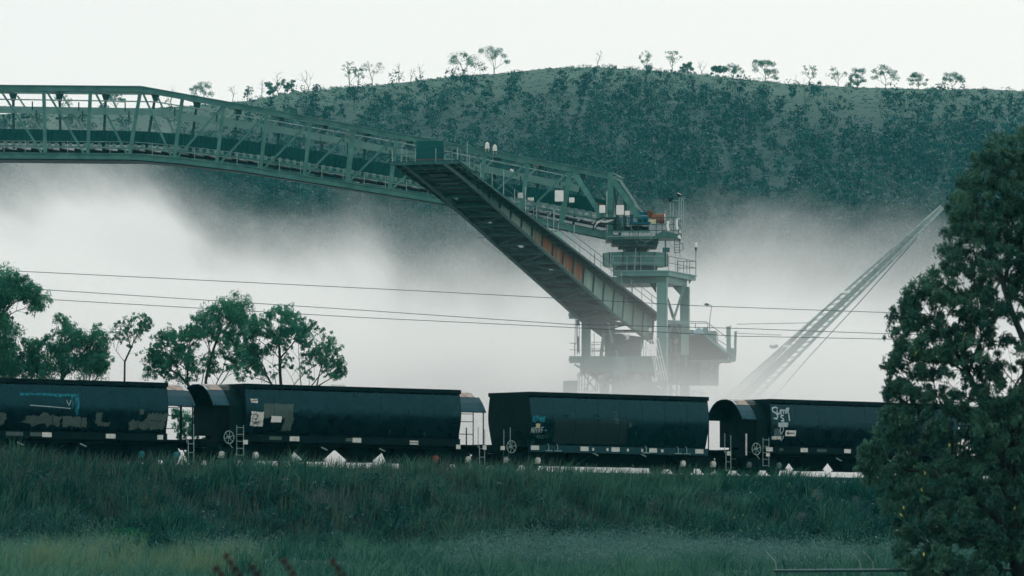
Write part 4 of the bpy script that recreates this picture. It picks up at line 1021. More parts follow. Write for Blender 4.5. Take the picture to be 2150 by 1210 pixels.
# belt idlers beside the right walkway, seen as dark and bright bits
q = MB(); q2 = MB(); 
for s in np.arange(1.5,SM-2,1.16):
    q.beam(B(s,1.05,.05),B(s+.0,1.25,.42),.10,.14,up=dn_); c = B(s+.35,1.1,.18); q2.box(c.x-.07,c.x+.07,c.y-.06,c.y+.06,c.z-.06,c.z+.08)
q.each('idler_bracket','steel_dark',bb); q2.build('idler_caps','offwhite',bb)
# head platform with cabin
hp = [H0+Vector((-.05,0,0)), H0+wv*5.45]
zt_ = H0.z
e0 = H0 - dn_*.1
MB().prism([B(-.05,-.05,.04),B(-.05,5.6,.04),B(3.3,5.45,.04),B(3.3,-.05,.04)], nv*-.10).build('head_platform','grate',bb)
q = MB()
for w_ in (.3,1.3,2.3,3.3,4.3,5.3): q.beam(B(0,w_,-.14),B(4.5,w_,-.14),.08,.18,up=nv)
for s in (0,1.0,2.0,3.2,4.4): q.beam(B(s,0,-.16),B(s,5.5,-.16),.10,.2,up=nv)
q.each('platform_joist','steel_dark',bb)
def PB(x0,y0,x1,y1,Yq,dep,name,m): return MB().pbox(x0,y0,x1,y1,Yq,dep).build(name,m,bb)
cb = MB().pbox(874,296,932,333,503.2,2.2).build('drive_cabin','clad',bb)
q = MB()
for x in (893,907): q.pbeam(x,297,x,333,503.1,2,.06)
q.pbox(872,293.5,947,296,503.0,2.6); q.build('cabin_trim','steel_dark',cb)
MB().pbox(932.3,297,947,333,502.9,2.2).build('cabin_end_panel','pale_web',cb)
MB().prism([P(948,300,502.6),P(960,306,502.9),P(960,334,502.9),P(948,331,502.6)],(0,.1,0)).build('cabin_end_panel','steel_far',cb)
MB().pbox(887,291.5,950,292.6,502.2,.05).ptube([(949,292),(949,333)],502.2,.7,5).build('cabin_rail','rail',cb)
q = MB()
for x in (824,842,854,872,915,949,960): q.ptube([(x,312+(960-x)*-.0 if x>860 else 313),(x,340)],502.1,.8,5)
q.each('handrail_post','rail',bb)
for y in (307,321): MB().ptube([(824,y+8),(832,y+4),(872,y+2),(949,y-1),(960,y-1)],502.1,.75,5).build('handrail','rail_dark',bb)
MB().ptube([(960,306),(975,316)],502,.75,5).build('handrail','rail_dark',bb)
for x,y0,yb,Yq in ((844.5,303,338,502.3),(981,296,342,503.2),):
    l = MB().ptube([(x,y0+2),(x-.5,yb)],Yq,.9,6).build('lamp_mast','rail',bb)
    MB().tube([P(x,y0-5,Yq),P(x,y0-3.5,Yq),P(x,y0+4,Yq)],[.11,.14,.10],12).build('lamp','white',l)
    MB().tube([P(x,y0+3.8,Yq),P(x,y0+6.5,Yq)],[.13,.06],10).build('lamp_base','black',l)
for s,hh in ((34.2,1.5),(29.8,.9),(38.6,.9)):
    p = B(s,.05,.0); l = MB().tube([p,p+Vector((0,0,hh))],.03,5).build('lamp_mast','rail_dark',bb)
    MB().tube([p+Vector((0,0,hh)),p+Vector((0,0,hh+.35))],[.12,.10],10).build('lamp','white',l)
MB().ptube([(926,386),(927,450)],505,.7,5).build('hanging_rod','steel_dark',bb)
# trip-wire outriggers along the left side
for s,l_ in ((13.5,1.2),(20.2,1.0),(28,.7)): MB().beam(B(s,5.3,-.3),B(s,5.3+l_,-.3),.04,.04).build('outrigger','steel_dark',bb)
MB().tube([B(s,5.3+l_,-.3) for s,l_ in ((9,.4),(13.5,1.2),(20.2,1.0),(28,.7),(33,.2))],.012,4).build('trip_wire','steel_dark',bb)
for x,Yq in ((1090,518),(1086,519)): pass
for s in (9.5,14.2,20.4,25.0): 
    p = B(s,-.02,0); MB().tube([p,p+Vector((0,0,1.9))],.035,5).build('tall_post','rail',bb)
for s in (9.9,): p = B(12.8,-.05,1.0); MB().box(p.x-.2,p.x+.2,p.y-.1,p.y+.1,p.z-.3,p.z+.1).build('equipment_box','offwhite',bb)

# ------------------------------------------------------------------ misty boom at the right
rb = thing('dragline_boom', 'pale tapering lattice boom fading into the fog, right of the tower', 'crane boom', P(1556,835,596))
LE = [(lerp(1485,1975,q/8), lerp(868,433,q/8)) for q in range(9)]
RE = [(lerp(1556,1980,q/8), lerp(868,438,q/8)) for q in range(9)]
def rp(poly, f_, dep=0):
    i = min(int(f_*(len(poly)-1)), len(poly)-2); g = f_*(len(poly)-1)-i
    return P(lerp(poly[i][0],poly[i+1][0],g), lerp(poly[i][1],poly[i+1][1],g), 596+22*f_+dep)
for nm,poly,dep,r_,m_ in (('chord',LE,0,.10,'boom_grey'),('chord',RE,0,.13,'boom_grey'),('chord',LE,2.0,.09,'boom_grey'),('chord',RE,2.0,.10,'boom_grey')):
    MB().tube([rp(poly,k/28,dep*(1-k/28*.7)) for k in range(29)], r_, 6).build(nm,m_,rb)
mid = [((a[0]*.45+b[0]*.55),(a[1]*.45+b[1]*.55)) for a,b in zip(LE,RE)]
q = MB()
for k in range(28): q.beam(rp(mid,k/28,.5),rp(mid,(k+1)/28,.5),(1-k/28)*.7+.16,.12,up=(0,-1,.8))
q.build('belt_deck','boom_grey',rb)
q = MB()
for k in range(40):
    a,b = k/40,(k+1)/40; q.beam(rp(LE,a),rp(RE,b),.06,.06); q.beam(rp(RE,a),rp(RE,b,2.0*(1-b*.7)),.05,.05); q.beam(rp(LE,a),rp(RE,a),.06,.06)
q.build('lattice','boom_grey',rb)
for off in (0,.35,.7):
    MB().tube([P(lerp(1505,1771,f_)+off*16*(1-f_), lerp(868,613,f_)+off*10*(1-f_)-6*math.sin(f_*3.14), 598+12*f_) for f_ in np.linspace(0,1,8)],.05,5).build('stay_cable','steel_dark',rb)
MB().tube([P(1620,840,597),P(1700,748,602),P(1800,640,607),P(1925,500,614)],.04,5).build('stay_cable','steel_dark',rb)
for x,y in ((1776,613),(1652,727)): MB().pbox(x-8,y-2.4,x+9,y+2.4,600,.3).build('sign_board','white',rb)
MB().ptube([(1616,727),(1624,729),(1633,726)],597,3.4,8).build('sheave','boom_grey',rb)
MB().prism([P(1470,875,592),P(1570,875,592),P(1570,1040,592),P(1470,1040,592)],(0,10,0)).build('machine_house','boom_grey',rb)

# ------------------------------------------------------------------ power lines
for k,(pts,lab) in enumerate((
    ([(-60,565),(45,570),(900,612),(1480,643),(1873,657),(2230,668)],'highest of the three power lines, passing in front of the conveyor boom'),
    ([(-60,600),(100,609),(750,651),(1190,681),(1560,690),(1886,702),(2230,712)],'middle one of the three power lines crossing the fog'),
    ([(-60,621),(100,629),(760,667),(1200,688),(1548,706),(1895,713),(2230,722)],'lowest of the three power lines crossing the fog'))):
    pp = [P(x,y,430+55*(x/2150)) for x,y in pts]; smooth = []
    for i in range(len(pp)-1):
        for q_ in range(5): smooth.append(pp[i].lerp(pp[i+1], q_/5))
    smooth.append(pp[-1])
    tag(MB().tube(smooth,.022,5).build('power_line','wire'), lab, 'power line', 'power lines crossing the valley')
for pts,lab in (([(1548,681),(1700,678)],'short upper cable between the tower wing and the pale boom'),([(1548,700),(1640,704)],'short lower cable between the tower wing and the pale boom')):
    tag(MB().tube([P(x,y,556+20*i) for i,(x,y) in enumerate(pts)],.03,5).build('slack_cable','wire'),lab,'cable')
# ------------------------------------------------------------------ trees
def grow(rng, base, tips, r0, trunk_to=None, wig=.06, up=.35):
    """skeleton: every tip is joined to the nearest sensible branch; radii follow the number of tips carried"""
    base = np.array(base, float); tips = np.asarray(tips, float)
    nodes = [base]; par = [-1]; plen = [0.0]
    if trunk_to is not None:
        for q in range(1,6):
            nodes.append(base + (np.array(trunk_to)-base)*q/5 + rng.normal(size=3)*wig*(q<5)*.6); par.append(len(nodes)-2)
            plen.append(plen[-1]+np.linalg.norm(nodes[-1]-nodes[-2]))
    n0_ = len(nodes); size = np.linalg.norm(tips.max(0)-tips.min(0)); ends = []
    order = np.argsort(-np.linalg.norm(tips-nodes[-1], axis=1) + rng.random(len(tips))*size*.25)
    for i in order:
        tp = tips[i]; nd = np.array(nodes); dv = tp-nd; dist = np.linalg.norm(dv,axis=1)+1e-6
        cost = dist*(1+up*(1-dv[:,2]/dist)) + .62*np.array(plen)
        if n0_ > 2: cost[:n0_//2] += 1e3
        j = int(np.argmin(cost)); p = nd[j]; L_ = dist[j]
        n = int(np.clip(L_/(size*.05), 2, 9)); last = j
        side = rng.normal(size=3)*wig*L_
        for q in range(1,n+1):
            f_ = q/n; c = p + (tp-p)*f_ + side*math.sin(math.pi*f_) + np.array([0,0,1])*L_*.10*math.sin(math.pi*f_) + rng.normal(size=3)*wig*.25*L_/n*(q<n)*2
            nodes.append(c); par.append(last); plen.append(plen[last]+L_/n); last = len(nodes)-1
        ends.append(last)
    cnt = np.zeros(len(nodes))
    for e_ in ends: cnt[e_] += 1
    for i in range(len(nodes)-1,0,-1): cnt[par[i]] += cnt[i]
    rad = r0*(np.maximum(cnt,.6)/max(1,cnt[0]))**.55
    return np.array(nodes), par, rad
def skel_mesh(nodes, par, rad, n=4):
    V = []; Fc = []; a = np.arange(n)*2*math.pi/n
    for i in range(1,len(nodes)):
        p, q = nodes[par[i]], nodes[i]; d = q-p; l = np.linalg.norm(d)
        if l < 1e-5: continue
        d = d/l; ref = np.array([0,0,1.]) if abs(d[2])<.9 else np.array([1.,0,0]); u = np.cross(d,ref); u /= np.linalg.norm(u); v = np.cross(d,u)
        rp_ = min(rad[par[i]], rad[i]*1.5)
        k = len(V)
        for c,r_ in ((p,rp_),(q,rad[i])):
            for t in a: V.append(c + (u*math.cos(t)+v*math.sin(t))*r_)
        for j in range(n): Fc.append((k+j,k+(j+1)%n,k+n+(j+1)%n,k+n+j))
    return np.array(V), np.array(Fc)
def tree(name, label, cat, base, blobs, Y, seed, r0=.12, leaf=.145, dens=2.5, sub=15, mat_='leaf_tree', bark='bark', depth=.8, group=None, ttop=None, tuft=.62, spread=1.75, wig=.06, aspect=.30, fill=True, tonec=None):
    """blobs: (x, y, r) leaf masses of the crown, given where the photo shows them and set at depth Y with real depth"""
    rng = np.random.default_rng(seed); S = Y/F
    ys = [b[1] for b in blobs]; xm = sum(b[0] for b in blobs)/len(blobs); half_w = (max(b[0] for b in blobs)-min(b[0] for b in blobs))/2*S
    o = thing(name, label, cat, base, group=group); off = np.array(base)
    tips = []; tr_ = []; tt = []; lv = []
    ex = []
    if fill:
        for i,(x,y,r) in enumerate(blobs):
            for j in sorted(range(len(blobs)), key=lambda j: (blobs[j][0]-x)**2+(blobs[j][1]-y)**2)[1:5]:
                if math.hypot(blobs[j][0]-x, blobs[j][1]-y) < 80: g_ = rng.uniform(.35,.65); ex.append((lerp(x,blobs[j][0],g_)+rng.normal()*3, lerp(y,blobs[j][1],g_)+rng.normal()*3, r*.62))
    for (x,y,r) in list(blobs)+ex:
        c = np.array(P(x,y,Y)); fr = abs(x-xm)*S/max(half_w,.1)
        c[1] += rng.uniform(-1,1)*half_w*depth*math.sqrt(max(0,1-min(1,fr)**2)) 
        tone = rng.random() if tonec is None else tonec
        ns = max(2,int(sub*(r/18)**1.0))
        for k in range(ns):
            d = rng.normal(size=3); d /= np.linalg.norm(d); d[2] *= .75
            tips.append(c + d*r*S*rng.random()**.5*spread); tr_.append(r*S*tuft*(.5+1.0*rng.random())); tt.append(np.clip(tone+rng.normal()*.15,0,1))
            lv.append(max(6,int(dens*r*r*.9/ns)))
    tips = np.array(tips)
    nodes, par, rad = grow(rng, base, tips, r0, ttop, wig)
    V,Fc = skel_mesh(nodes,par,rad); npmesh('trunk',V,Fc,bark,o,off=off)
    vs=[];fs=[];ts=[];k0=0
    for n_ in sorted(set(lv)):
        idx = [i for i,q in enumerate(lv) if q==n_]
        v,f,t = leaves(rng, tips[idx], n_, np.array(tr_)[idx], leaf, aspect, .5, np.array(tt)[idx])
        vs.append(v); fs.append(f+k0); ts.append(t); k0 += len(v)
    npmesh('crown', np.concatenate(vs), np.concatenate(fs), mat_, o, np.concatenate(ts), off=off)
    return o
def gp(x, Y):   # a point on the ground under photo column x at depth Y
    X = (x-CX)*Y/F; return (X, Y, float(ground_z(X,Y)))
VY = 346
A_ = [(12,588,22),(45,592,14),(62,612,18),(88,632,17),(70,648,12),(25,618,20),(4,640,20),(-25,600,30),(-30,650,30),(8,690,20),(30,700,16),(-10,730,26),(12,745,20),(5,775,22),(35,780,18),(-35,760,30)]
tree('gum_tree','tall gum tree cut off by the left edge behind the train','tree',gp(-40,VY),A_,VY,21,r0=.13,ttop=tuple(P(-25,760,VY)))
B_ = [(134,672,14),(146,694,17),(160,716,18),(182,722,20),(203,694,12),(214,712,13),(216,742,17),(188,752,18),(122,736,17),(100,722,13),(62,720,16),(84,756,20),(46,764,20),(158,768,22),(200,778,22),(112,782,18),(226,772,10),(70,786,20),(140,742,14)]
tree('gum_tree','bushy gum tree behind the leftmost wagon, left of the sparse young tree','tree',gp(125,VY),B_,VY,22,r0=.11,ttop=tuple(P(130,800,VY)))
C_ = [(250,692,12),(274,672,10),(300,690,11),(311,670,8),(262,712,8),(286,702,9),(318,688,7),(240,712,7),(290,740,5),(300,660,7)]
tree('young_gum_tree','sparse young gum tree with thin stems between two bushy ones','tree',gp(258,VY),C_,VY,23,r0=.05,dens=1.6,sub=10,ttop=tuple(P(262,760,VY)))
D_ = [(468,648,18),(500,640,20),(490,664,20),(442,662,17),(412,680,17),(386,700,12),(515,668,12),(432,706,15),(372,722,14),(338,714,12),(330,748,16),(308,760,10),(360,756,14),(402,744,14),(442,752,12),(470,742,10),(386,790,12),(420,786,8),(322,788,12),(350,790,9),(480,706,8),(500,745,8),(405,712,9),(455,690,12),(510,700,9),(350,700,12),(322,735,11),(400,768,12),(450,778,9),(480,768,8),(376,742,12),(345,770,10),(495,726,12),(508,752,12),(498,780,10),(470,715,11),(488,698,10)]
tree('gum_tree','broad round gum tree behind the second wagon, left half of the pair','tree',gp(440,VY),D_,VY,24,r0=.13,ttop=tuple(P(432,800,VY)))
E_ = [(592,650,13),(560,664,11),(620,668,15),(602,690,17),(572,704,14),(640,700,14),(656,682,9),(540,735,11),(522,760,14),(546,784,10),(662,732,11),(690,706,9),(702,730,11),(710,762,9),(716,788,10),(640,748,8),(600,738,7),(682,768,8),(542,692,9),(505,790,9),(585,660,9),(632,720,9),(655,790,6),(575,790,6),(520,716,12),(535,764,12),(562,736,11),(590,716,11),(626,702,12),(666,752,12),(690,746,12),(640,775,8),(600,765,7),(696,790,9),(720,768,8),(530,700,10),(525,668,12),(515,690,11),(512,735,11),(530,745,10),(550,690,12)]
tree('gum_tree','broad round gum tree behind the second wagon, right half of the pair','tree',gp(585,VY+5),E_,VY+5,25,r0=.13,ttop=tuple(P(590,810,VY+5)))
S_ = [(366,868,9),(392,872,12),(420,888,12),(400,904,12),(425,866,8),(376,900,9),(424,918,7),(385,925,8),(408,935,6),(430,905,7)]
tree('sapling','young gum sapling seen through the gap between the first two wagons','tree',gp(400,312),S_,312,26,r0=.03,dens=4,sub=8,leaf=.13)

# foreground gum tree at the right
FY = 150.0; rng = np.random.default_rng(77)
poly = [(2290,255),(2150,268),(2100,285),(2058,312),(2020,376),(2000,402),(1996,450),(1984,498),(1976,532),(1992,562),(1962,566),(1900,606),(1872,648),(1878,690),(1864,702),(1884,742),(1852,768),(1866,792),(1848,850),(1842,900),(1812,948),(1800,996),(1832,1022),(1856,1062),(1882,1100),(1872,1150),(1900,1230),(2290,1230)]
def inside(x,y,pl):
    c = False; j = len(pl)-1
    for i in range(len(pl)):
        if (pl[i][1]>y) != (pl[j][1]>y) and x < (pl[j][0]-pl[i][0])*(y-pl[i][1])/(pl[j][1]-pl[i][1])+pl[i][0]: c = not c
        j = i
    return c
holes = [(2125,680,42,34,.9),(2088,735,22,32,.8),(2135,770,34,46,.85),(2035,800,44,20,.6),(1975,800,16,20,.5),(1935,690,12,12,.5),(1985,690,14,16,.5),(2100,820,26,18,.6),(1905,770,12,14,.5),(1985,585,20,14,.8),(2070,905,30,16,.4),(2010,740,12,12,.5)]
fb = []
while len(fb) < 1950:
    x, y = rng.uniform(1790,2290), rng.uniform(255,1230)
    if not inside(x-2,y-2,poly): continue
    if any(((x-a)/c)**2+((y-b)/d)**2 < 1 and rng.random() < p for a,b,c,d,p in holes): continue
    if y > 850 and rng.random() < .15: continue
    fb.append((x,y,rng.uniform(9,17)))
fb += [(1972,528,8),(1985,540,9),(1995,552,9),(1862,706,6),(1800,985,8),(1815,960,8),(1850,770,7)]
tree('foreground_gum_tree','large dark leafy gum tree filling the right edge in front of the train','tree',(P(2150,1210,FY).x,FY,-.6),fb,FY,78,r0=.2,leaf=.098,dens=.95,sub=4,fill=False,spread=.95,mat_='leaf_fg',depth=.55,ttop=tuple(P(2120,1000,FY)),tuft=.8,wig=.05,aspect=.30)

fg_ = bpy.data.objects['foreground_gum_tree']; cc = []
for k in range(18):
    while True:
        x,y = rng.uniform(1830,2150), rng.uniform(700,1205)
        if inside(x,y,poly): break
    cc.append(tuple(P(x,y,FY-rng.uniform(.8,2.0))))
v,f,t = leaves(rng, np.array(cc), 1, .05, .085, .4, .6); npmesh('yellow_leaves', v, f, 'yellow_leaf', fg_, None, off=np.array((P(2150,1210,FY).x,FY,-.6)))

# ------------------------------------------------------------------ ridge and hillside trees
def hpt(x, s):
    Y = 1300+900*s; k = (x-CX)/F; X = k*Y; return (X, Y, float(hill_z(X,Y)))
def htree(name, label, x, s, h, wd, kind, seed, group=None, n=None, leafn=70, mt='leaf_hill', tone=None, base=None):
    """a hill tree: kind 0 bare, 1 airy, 2 leafy, 3 dense; h and wd in metres"""
    rng = np.random.default_rng(seed); b = np.array(base if base is not None else hpt(x,s)); b[2] -= .3
    nt_ = n or (16,16,18,22)[kind]; tips = []
    for k in range(nt_):
        a = rng.uniform(0,2*math.pi); rr_ = rng.random()**.5*wd/2; zz_ = h*(1-.42*rng.random()**1.2 - .22*(rr_/(wd/2))**2)
        if kind == 3: zz_ = h*(1-.75*rng.random()**1.1*(1) - .12*(rr_/(wd/2))**2)
        tips.append(b + np.array([rr_*math.cos(a), rr_*math.sin(a), zz_]))
    tips = np.array(tips); nodes,par,rad = grow(rng, b, tips, h*.018+.05, tuple(b+np.array([rng.normal()*.3,0,h*.30])), .09)
    rad = np.maximum(rad*.8,.04)
    o = thing(name, label, 'tree', tuple(b), group=group)
    V,Fc = skel_mesh(nodes,par,rad,3); npmesh('trunk',V,Fc,'palebark',o,off=b)
    if kind:
        tn = np.full(nt_, (.62 if tone is None else tone)) + rng.normal(size=nt_)*.15
        v,f,t = leaves(rng, tips, (0,leafn//3,leafn,int(leafn*1.3))[kind], wd*.14*(.7+.6*rng.random(nt_)), .42, .5, .3, tn, .75)
        npmesh('crown', v, f, mt, o, t, off=b)
    return o
px = 1/6.45
RT = [(130,30,45,1,'airy tree seen through the truss at the far left of the ridge'),(242,32,42,2,'leafy tree seen through the truss just above the pale duct'),
 (362,42,22,0,'bare twiggy tree poking above the truss right of its kink'),(425,38,56,2,'spreading leafy tree above the truss top chord'),(487,30,26,0,'small bare tree between truss and hill shoulder'),
 (520,24,24,1,'low airy tree at the foot of the ridge slope'),(548,34,20,0,'crooked bare tree left of the dark round bush'),(572,26,36,3,'dark bush on the ridge beside a tall bare tree'),(585,46,34,0,'tall bare tree rising from dark bushes on the ridge'),
 (604,24,30,3,'dark round bush right of the tall bare tree'),(646,44,52,0,'flat-topped bare tree alone on the ridge'),(735,48,34,1,'narrow twin-stemmed airy tree left of the forked one'),(752,38,26,1,'thin airy tree touching the forked tree'),(782,48,50,1,'forked tree with two airy crowns on the ridge'),
 (838,38,26,0,'upright bare tree, left of three dead ones'),(862,28,24,0,'bare tree middle of the three dead ones'),(884,32,26,0,'leaning bare tree, right of the three dead ones'),
 (973,44,66,2,'wide pale green leafy tree, second tallest on the ridge'),(1038,54,64,2,'tallest leafy tree on the ridge with a forked trunk'),
 (1255,30,26,0,'small bare tree just right of the summit'),(1356,34,38,1,'airy pale tree, left of the taller airy one'),(1411,42,38,1,'taller airy tree right of the summit'),(1444,16,32,3,'low bush beside the taller airy tree'),(1474,24,22,0,'thin bare tree between low bushes'),
 (1505,16,26,3,'low bush right of the thin bare tree'),(1537,20,44,2,'low leafy tree left of the dense round one'),(1607,42,54,3,'dense dark round tree alone on the right part of the ridge'),(1697,38,34,1,'slim airy tree right of the dense round tree'),
 (1760,34,44,1,'airy pale tree beside a dark bush on the ridge'),(1800,34,44,3,'dark bushy tree in the middle of three on the ridge'),(1858,38,54,2,'leafy tree, right of the dark bushy one'),(1928,26,42,2,'small leafy tree, second from the right on the ridge'),(2000,28,52,2,'rightmost low round tree on the ridge')]
for i,(x,h,wd,kd,lb) in enumerate(RT):
    htree('bare_tree' if kd==0 else 'ridge_tree', lb, x, .985, h*px*1.02+1.4, wd*px*1.0, kd, 300+i, 'trees along the ridge', leafn=70, mt='leaf_ridge')
rg = np.random.default_rng(9); protos = {}
hs = [(945,240,80,1,.95),(1008,250,55,0,0),(1035,270,60,0,0),(1130,300,60,0,0),(1175,310,62,0,0),(1352,190,70,1,.9),(1380,240,75,0,0),(1415,200,70,1,.6),(1545,210,60,0,0),(1580,260,80,0,0),
 (700,250,50,0,0),(735,215,60,0,0),(860,260,50,1,.8),(1690,225,70,0,0),(1800,290,45,0,0),(1895,260,50,0,0),(1955,300,60,0,0),(1990,330,40,0,0),(1480,330,55,0,0),(1275,300,60,0,0),(1110,250,45,0,0),(640,240,50,0,0),(1620,330,60,1,.7),(1730,350,50,1,.8),(1850,240,60,0,0)]
sgrid = np.linspace(.05,.985,300)
def s_for(x, y):
    k = (x-CX)/F; Ys = 1300+900*sgrid; zy = hill_z(k*Ys,Ys)/Ys; t = (HY-y)/F; return float(sgrid[np.argmin(np.abs(zy-t))])
for i,(x,y,h,kd,tn) in enumerate(hs):
    if kd == 0:
        o = htree('bare_tree','thin bare grey tree standing on the hillside',x,s_for(x,y),h*.13,h*.055,0,400+i,'thin bare trees on the hillside',n=14)
    else:
        o = htree('hillside_tree','pale yellow-green leafy tree standing out on the hillside',x,s_for(x,y),h*.12,h*.09,2,400+i,'pale trees on the hillside',leafn=45,tone=tn)
# low scrub breaking the skyline
cs=[];rs=[];tn=[]; rng = np.random.default_rng(66)
for k in range(80):
    c0 = rng.choice([430,590,760,980,1400,1480,1540,1620,1780,1860,1930,2000,1250,700]); x = c0+rng.normal()*38; b = hpt(x, rng.uniform(.93,1.0)); r_ = rng.uniform(.4,1.1)
    for q in range(3): cs.append((b[0]+rng.normal()*r_,b[1]+rng.normal()*r_,b[2]+r_*.6)); rs.append(r_*.8); tn.append(rng.random())
v,f,t = leaves(rng, np.array(cs), 22, np.array(rs), .35, .5, .1, np.array(tn), .8)
tag(npmesh('ridge_scrub', v, f, 'leaf_ridge', None, t),'low scrub along the grassy skyline','scrub',kind='stuff')
# the wood on the slope: one mass of trees nobody could count
rng = np.random.default_rng(12); cs=[]; rs=[]; tn=[]; tk=MB()
TV=[];TF=[]; cnt=0
for k in range(9000):
    x = rng.uniform(-60,2210); s = rng.uniform(.04,.97)**.85; b = hpt(x,s)
    y = HY - b[2]/b[1]*F; yr_ = np.interp(x,rx,ry)
    patch_ = .5+.5*math.sin(b[0]*.045+b[1]*.009+1.3)*math.sin(b[0]*.021-b[1]*.016+.4)
    p = np.clip((y-yr_-16)/185,0,1)**1.05*1.25*(.22+1.0*patch_)
    if rng.random() > p: continue
    cnt += 1; h = rng.uniform(3.5,9.0); wd = h*rng.uniform(.6,1.0); tone = np.clip(rng.normal(.33,.24)*(.7+.5*(1-s*.5)),0,1)
    m_ = rng.integers(6,11)
    for q in range(m_):
        a = rng.uniform(0,6.28); r_ = rng.random()**.5*wd*.36
        cs.append((b[0]+r_*math.cos(a), b[1]+r_*math.sin(a), b[2]+h*(rng.uniform(.25,.95)-.25*r_/wd))); rs.append(wd*rng.uniform(.16,.26)); tn.append(np.clip(tone+rng.normal()*.06,0,1))
    r_ = .09; lean = rng.normal()*.4
    if rng.random()<.6:
        n0=len(TV); pale = rng.random()<.5
        for zq,rq,lx in ((-.3,r_*1.3,0),(h*.8,r_*.5,lean)):
            for j in range(3): TV.append((b[0]+lx+rq*math.cos(j*2.1),b[1]+rq*math.sin(j*2.1),b[2]+zq))
        for j in range(3): TF.append((n0+j,n0+(j+1)%3,n0+3+(j+1)%3,n0+3+j))
v,f,t = leaves(rng, np.array(cs), 20, np.array(rs)*1.1, .55, .7, .2, np.array(tn), .85, True, .08)
ws = npmesh('hillside_wood', v, f, 'leaf_hill', None, t); tag(ws,'scrubby wood covering the misty hillside','wood',kind='stuff')
wt = npmesh('wood_trunks', np.array(TV), np.array(TF), 'palebark', ws)
# tussocks on the upper slope
cs=[];tn=[]
for k in range(6000):
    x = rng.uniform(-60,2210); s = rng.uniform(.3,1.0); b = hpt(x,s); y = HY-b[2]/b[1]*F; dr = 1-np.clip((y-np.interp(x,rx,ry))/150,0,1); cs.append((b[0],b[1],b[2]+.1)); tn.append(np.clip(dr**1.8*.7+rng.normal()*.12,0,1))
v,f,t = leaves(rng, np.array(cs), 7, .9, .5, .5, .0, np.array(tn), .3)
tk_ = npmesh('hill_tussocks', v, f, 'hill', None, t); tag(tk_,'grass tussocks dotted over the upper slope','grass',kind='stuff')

# ------------------------------------------------------------------ grass and undergrowth
def pnoise(X,Y,seed=0):
    r_ = np.random.default_rng(seed); out = np.zeros_like(X)
    for k in range(7):
        a = r_.uniform(0,6.28); f_ = .18*1.45**k; out += np.sin((X*math.cos(a)+Y*math.sin(a))*f_ + r_.uniform(0,6.28))/(k*.5+1)
    return out/3
def tufted(rng, X, Y, per, sd):
    """gather blades into tussocks: returns positions, lean direction and a value per tussock"""
    m_ = max(1,len(X)//per); ix = rng.integers(0,m_,len(X)); r_ = np.abs(rng.normal(size=len(X)))*sd*(.5+rng.random(m_)[ix]); a = rng.uniform(0,6.28,len(X))
    return X[:m_][ix]+np.cos(a)*r_, Y[:m_][ix]+np.sin(a)*r_, a, rng.random(m_)[ix], rng.random(m_)[ix]
def blades(rng, X, Y, H, W, tone, lean=.35, m='grass', name='grass', label='', kind='stuff', ang=None):
    n = len(X); Z = ground_z(X,Y) - .05; a = rng.uniform(0,2*math.pi,n)
    wx, wy = np.cos(a)*W/2, np.sin(a)*W/2
    la = rng.uniform(0,2*math.pi,n) if ang is None else ang+rng.normal(size=n)*.5; ll = H*lean*rng.random(n); lx = np.cos(la)*ll+H*.10; ly = np.sin(la)*ll
    c = np.stack([X,Y,Z],1); w_ = np.stack([wx,wy,np.zeros(n)],1)
    m1 = c+np.stack([lx*.35,ly*.35,H*.6],1); t1_ = c+np.stack([lx,ly,H*(1-.15*rng.random(n))],1)
    V = np.stack([c-w_,c+w_,m1+w_*.8,m1-w_*.8,t1_+w_*.15,t1_-w_*.15],1).reshape(-1,3)
    i = np.arange(n)*6; Fq = np.stack([np.stack([i,i+1,i+2,i+3],1),np.stack([i+3,i+2,i+4,i+5],1)],1).reshape(-1,4)
    o = npmesh(name, V, Fq, m, None, np.repeat(np.clip(tone,0,1),2)); return tag(o,label,'grass' ,kind=kind)
rng = np.random.default_rng(31)
M['scrub'] = leafmat('pale_scrub_leaves', (.012,.085,.078), (.110,.230,.200), .25)
M['drygrass'] = leafmat('pale_dry_grass', (.020,.110,.080), (.170,.270,.150), .3)
# on the bank
n = 95000; t_ = rng.uniform(-42,52,n); w_ = -rng.uniform(1.9,17.5,n)**1.0
X = t_*ct-w_*st; Y = Y0+t_*st+w_*ct; ok = np.abs(X/Y) < .084; X,Y = X[ok],Y[ok]; X,Y,an,tu,tv = tufted(rng,X,Y,26,.20); w_ = -X*st+(Y-Y0)*ct; t_ = X*ct+(Y-Y0)*st
nn = pnoise(X,Y,1); near_top = np.clip((w_+7)/5,0,1)
H = (.55+.45*rng.random(len(X))+.25*nn)*(1-.0*near_top); H = np.clip(H*(.55+.85*tv),.2,1.5)*np.where(w_>-3.4,.62,1)
H *= 1+.25*np.exp(-((t_+36)/9)**2)
tone = -.12+.42*tu**1.5+.30*nn+.22*near_top+.18*np.exp(-((t_-3)/13)**2)*near_top+.8*rng.random(len(X))**3
blades(rng,X,Y,H,.040,tone,.75,'grass','bank_grass','tall dark green grass covering the railway bank',ang=an)
# flowering stalks among it
n = 24000; t_ = rng.uniform(-42,52,n); w_ = -rng.uniform(2.5,16,n); X = t_*ct-w_*st; Y = Y0+t_*st+w_*ct
ok = (np.abs(X/Y)<.084)&(pnoise(X,Y,4)>-.05); X,Y = X[ok],Y[ok]
M['stalk'] = leafmat('dry_stalks', (.028,.062,.052),(.105,.150,.115),.1)
blades(rng,X,Y,.8+.5*rng.random(len(X)),.026,rng.random(len(X)),.3,'stalk','dry_stalks','brownish dry seed stalks among the bank grass')
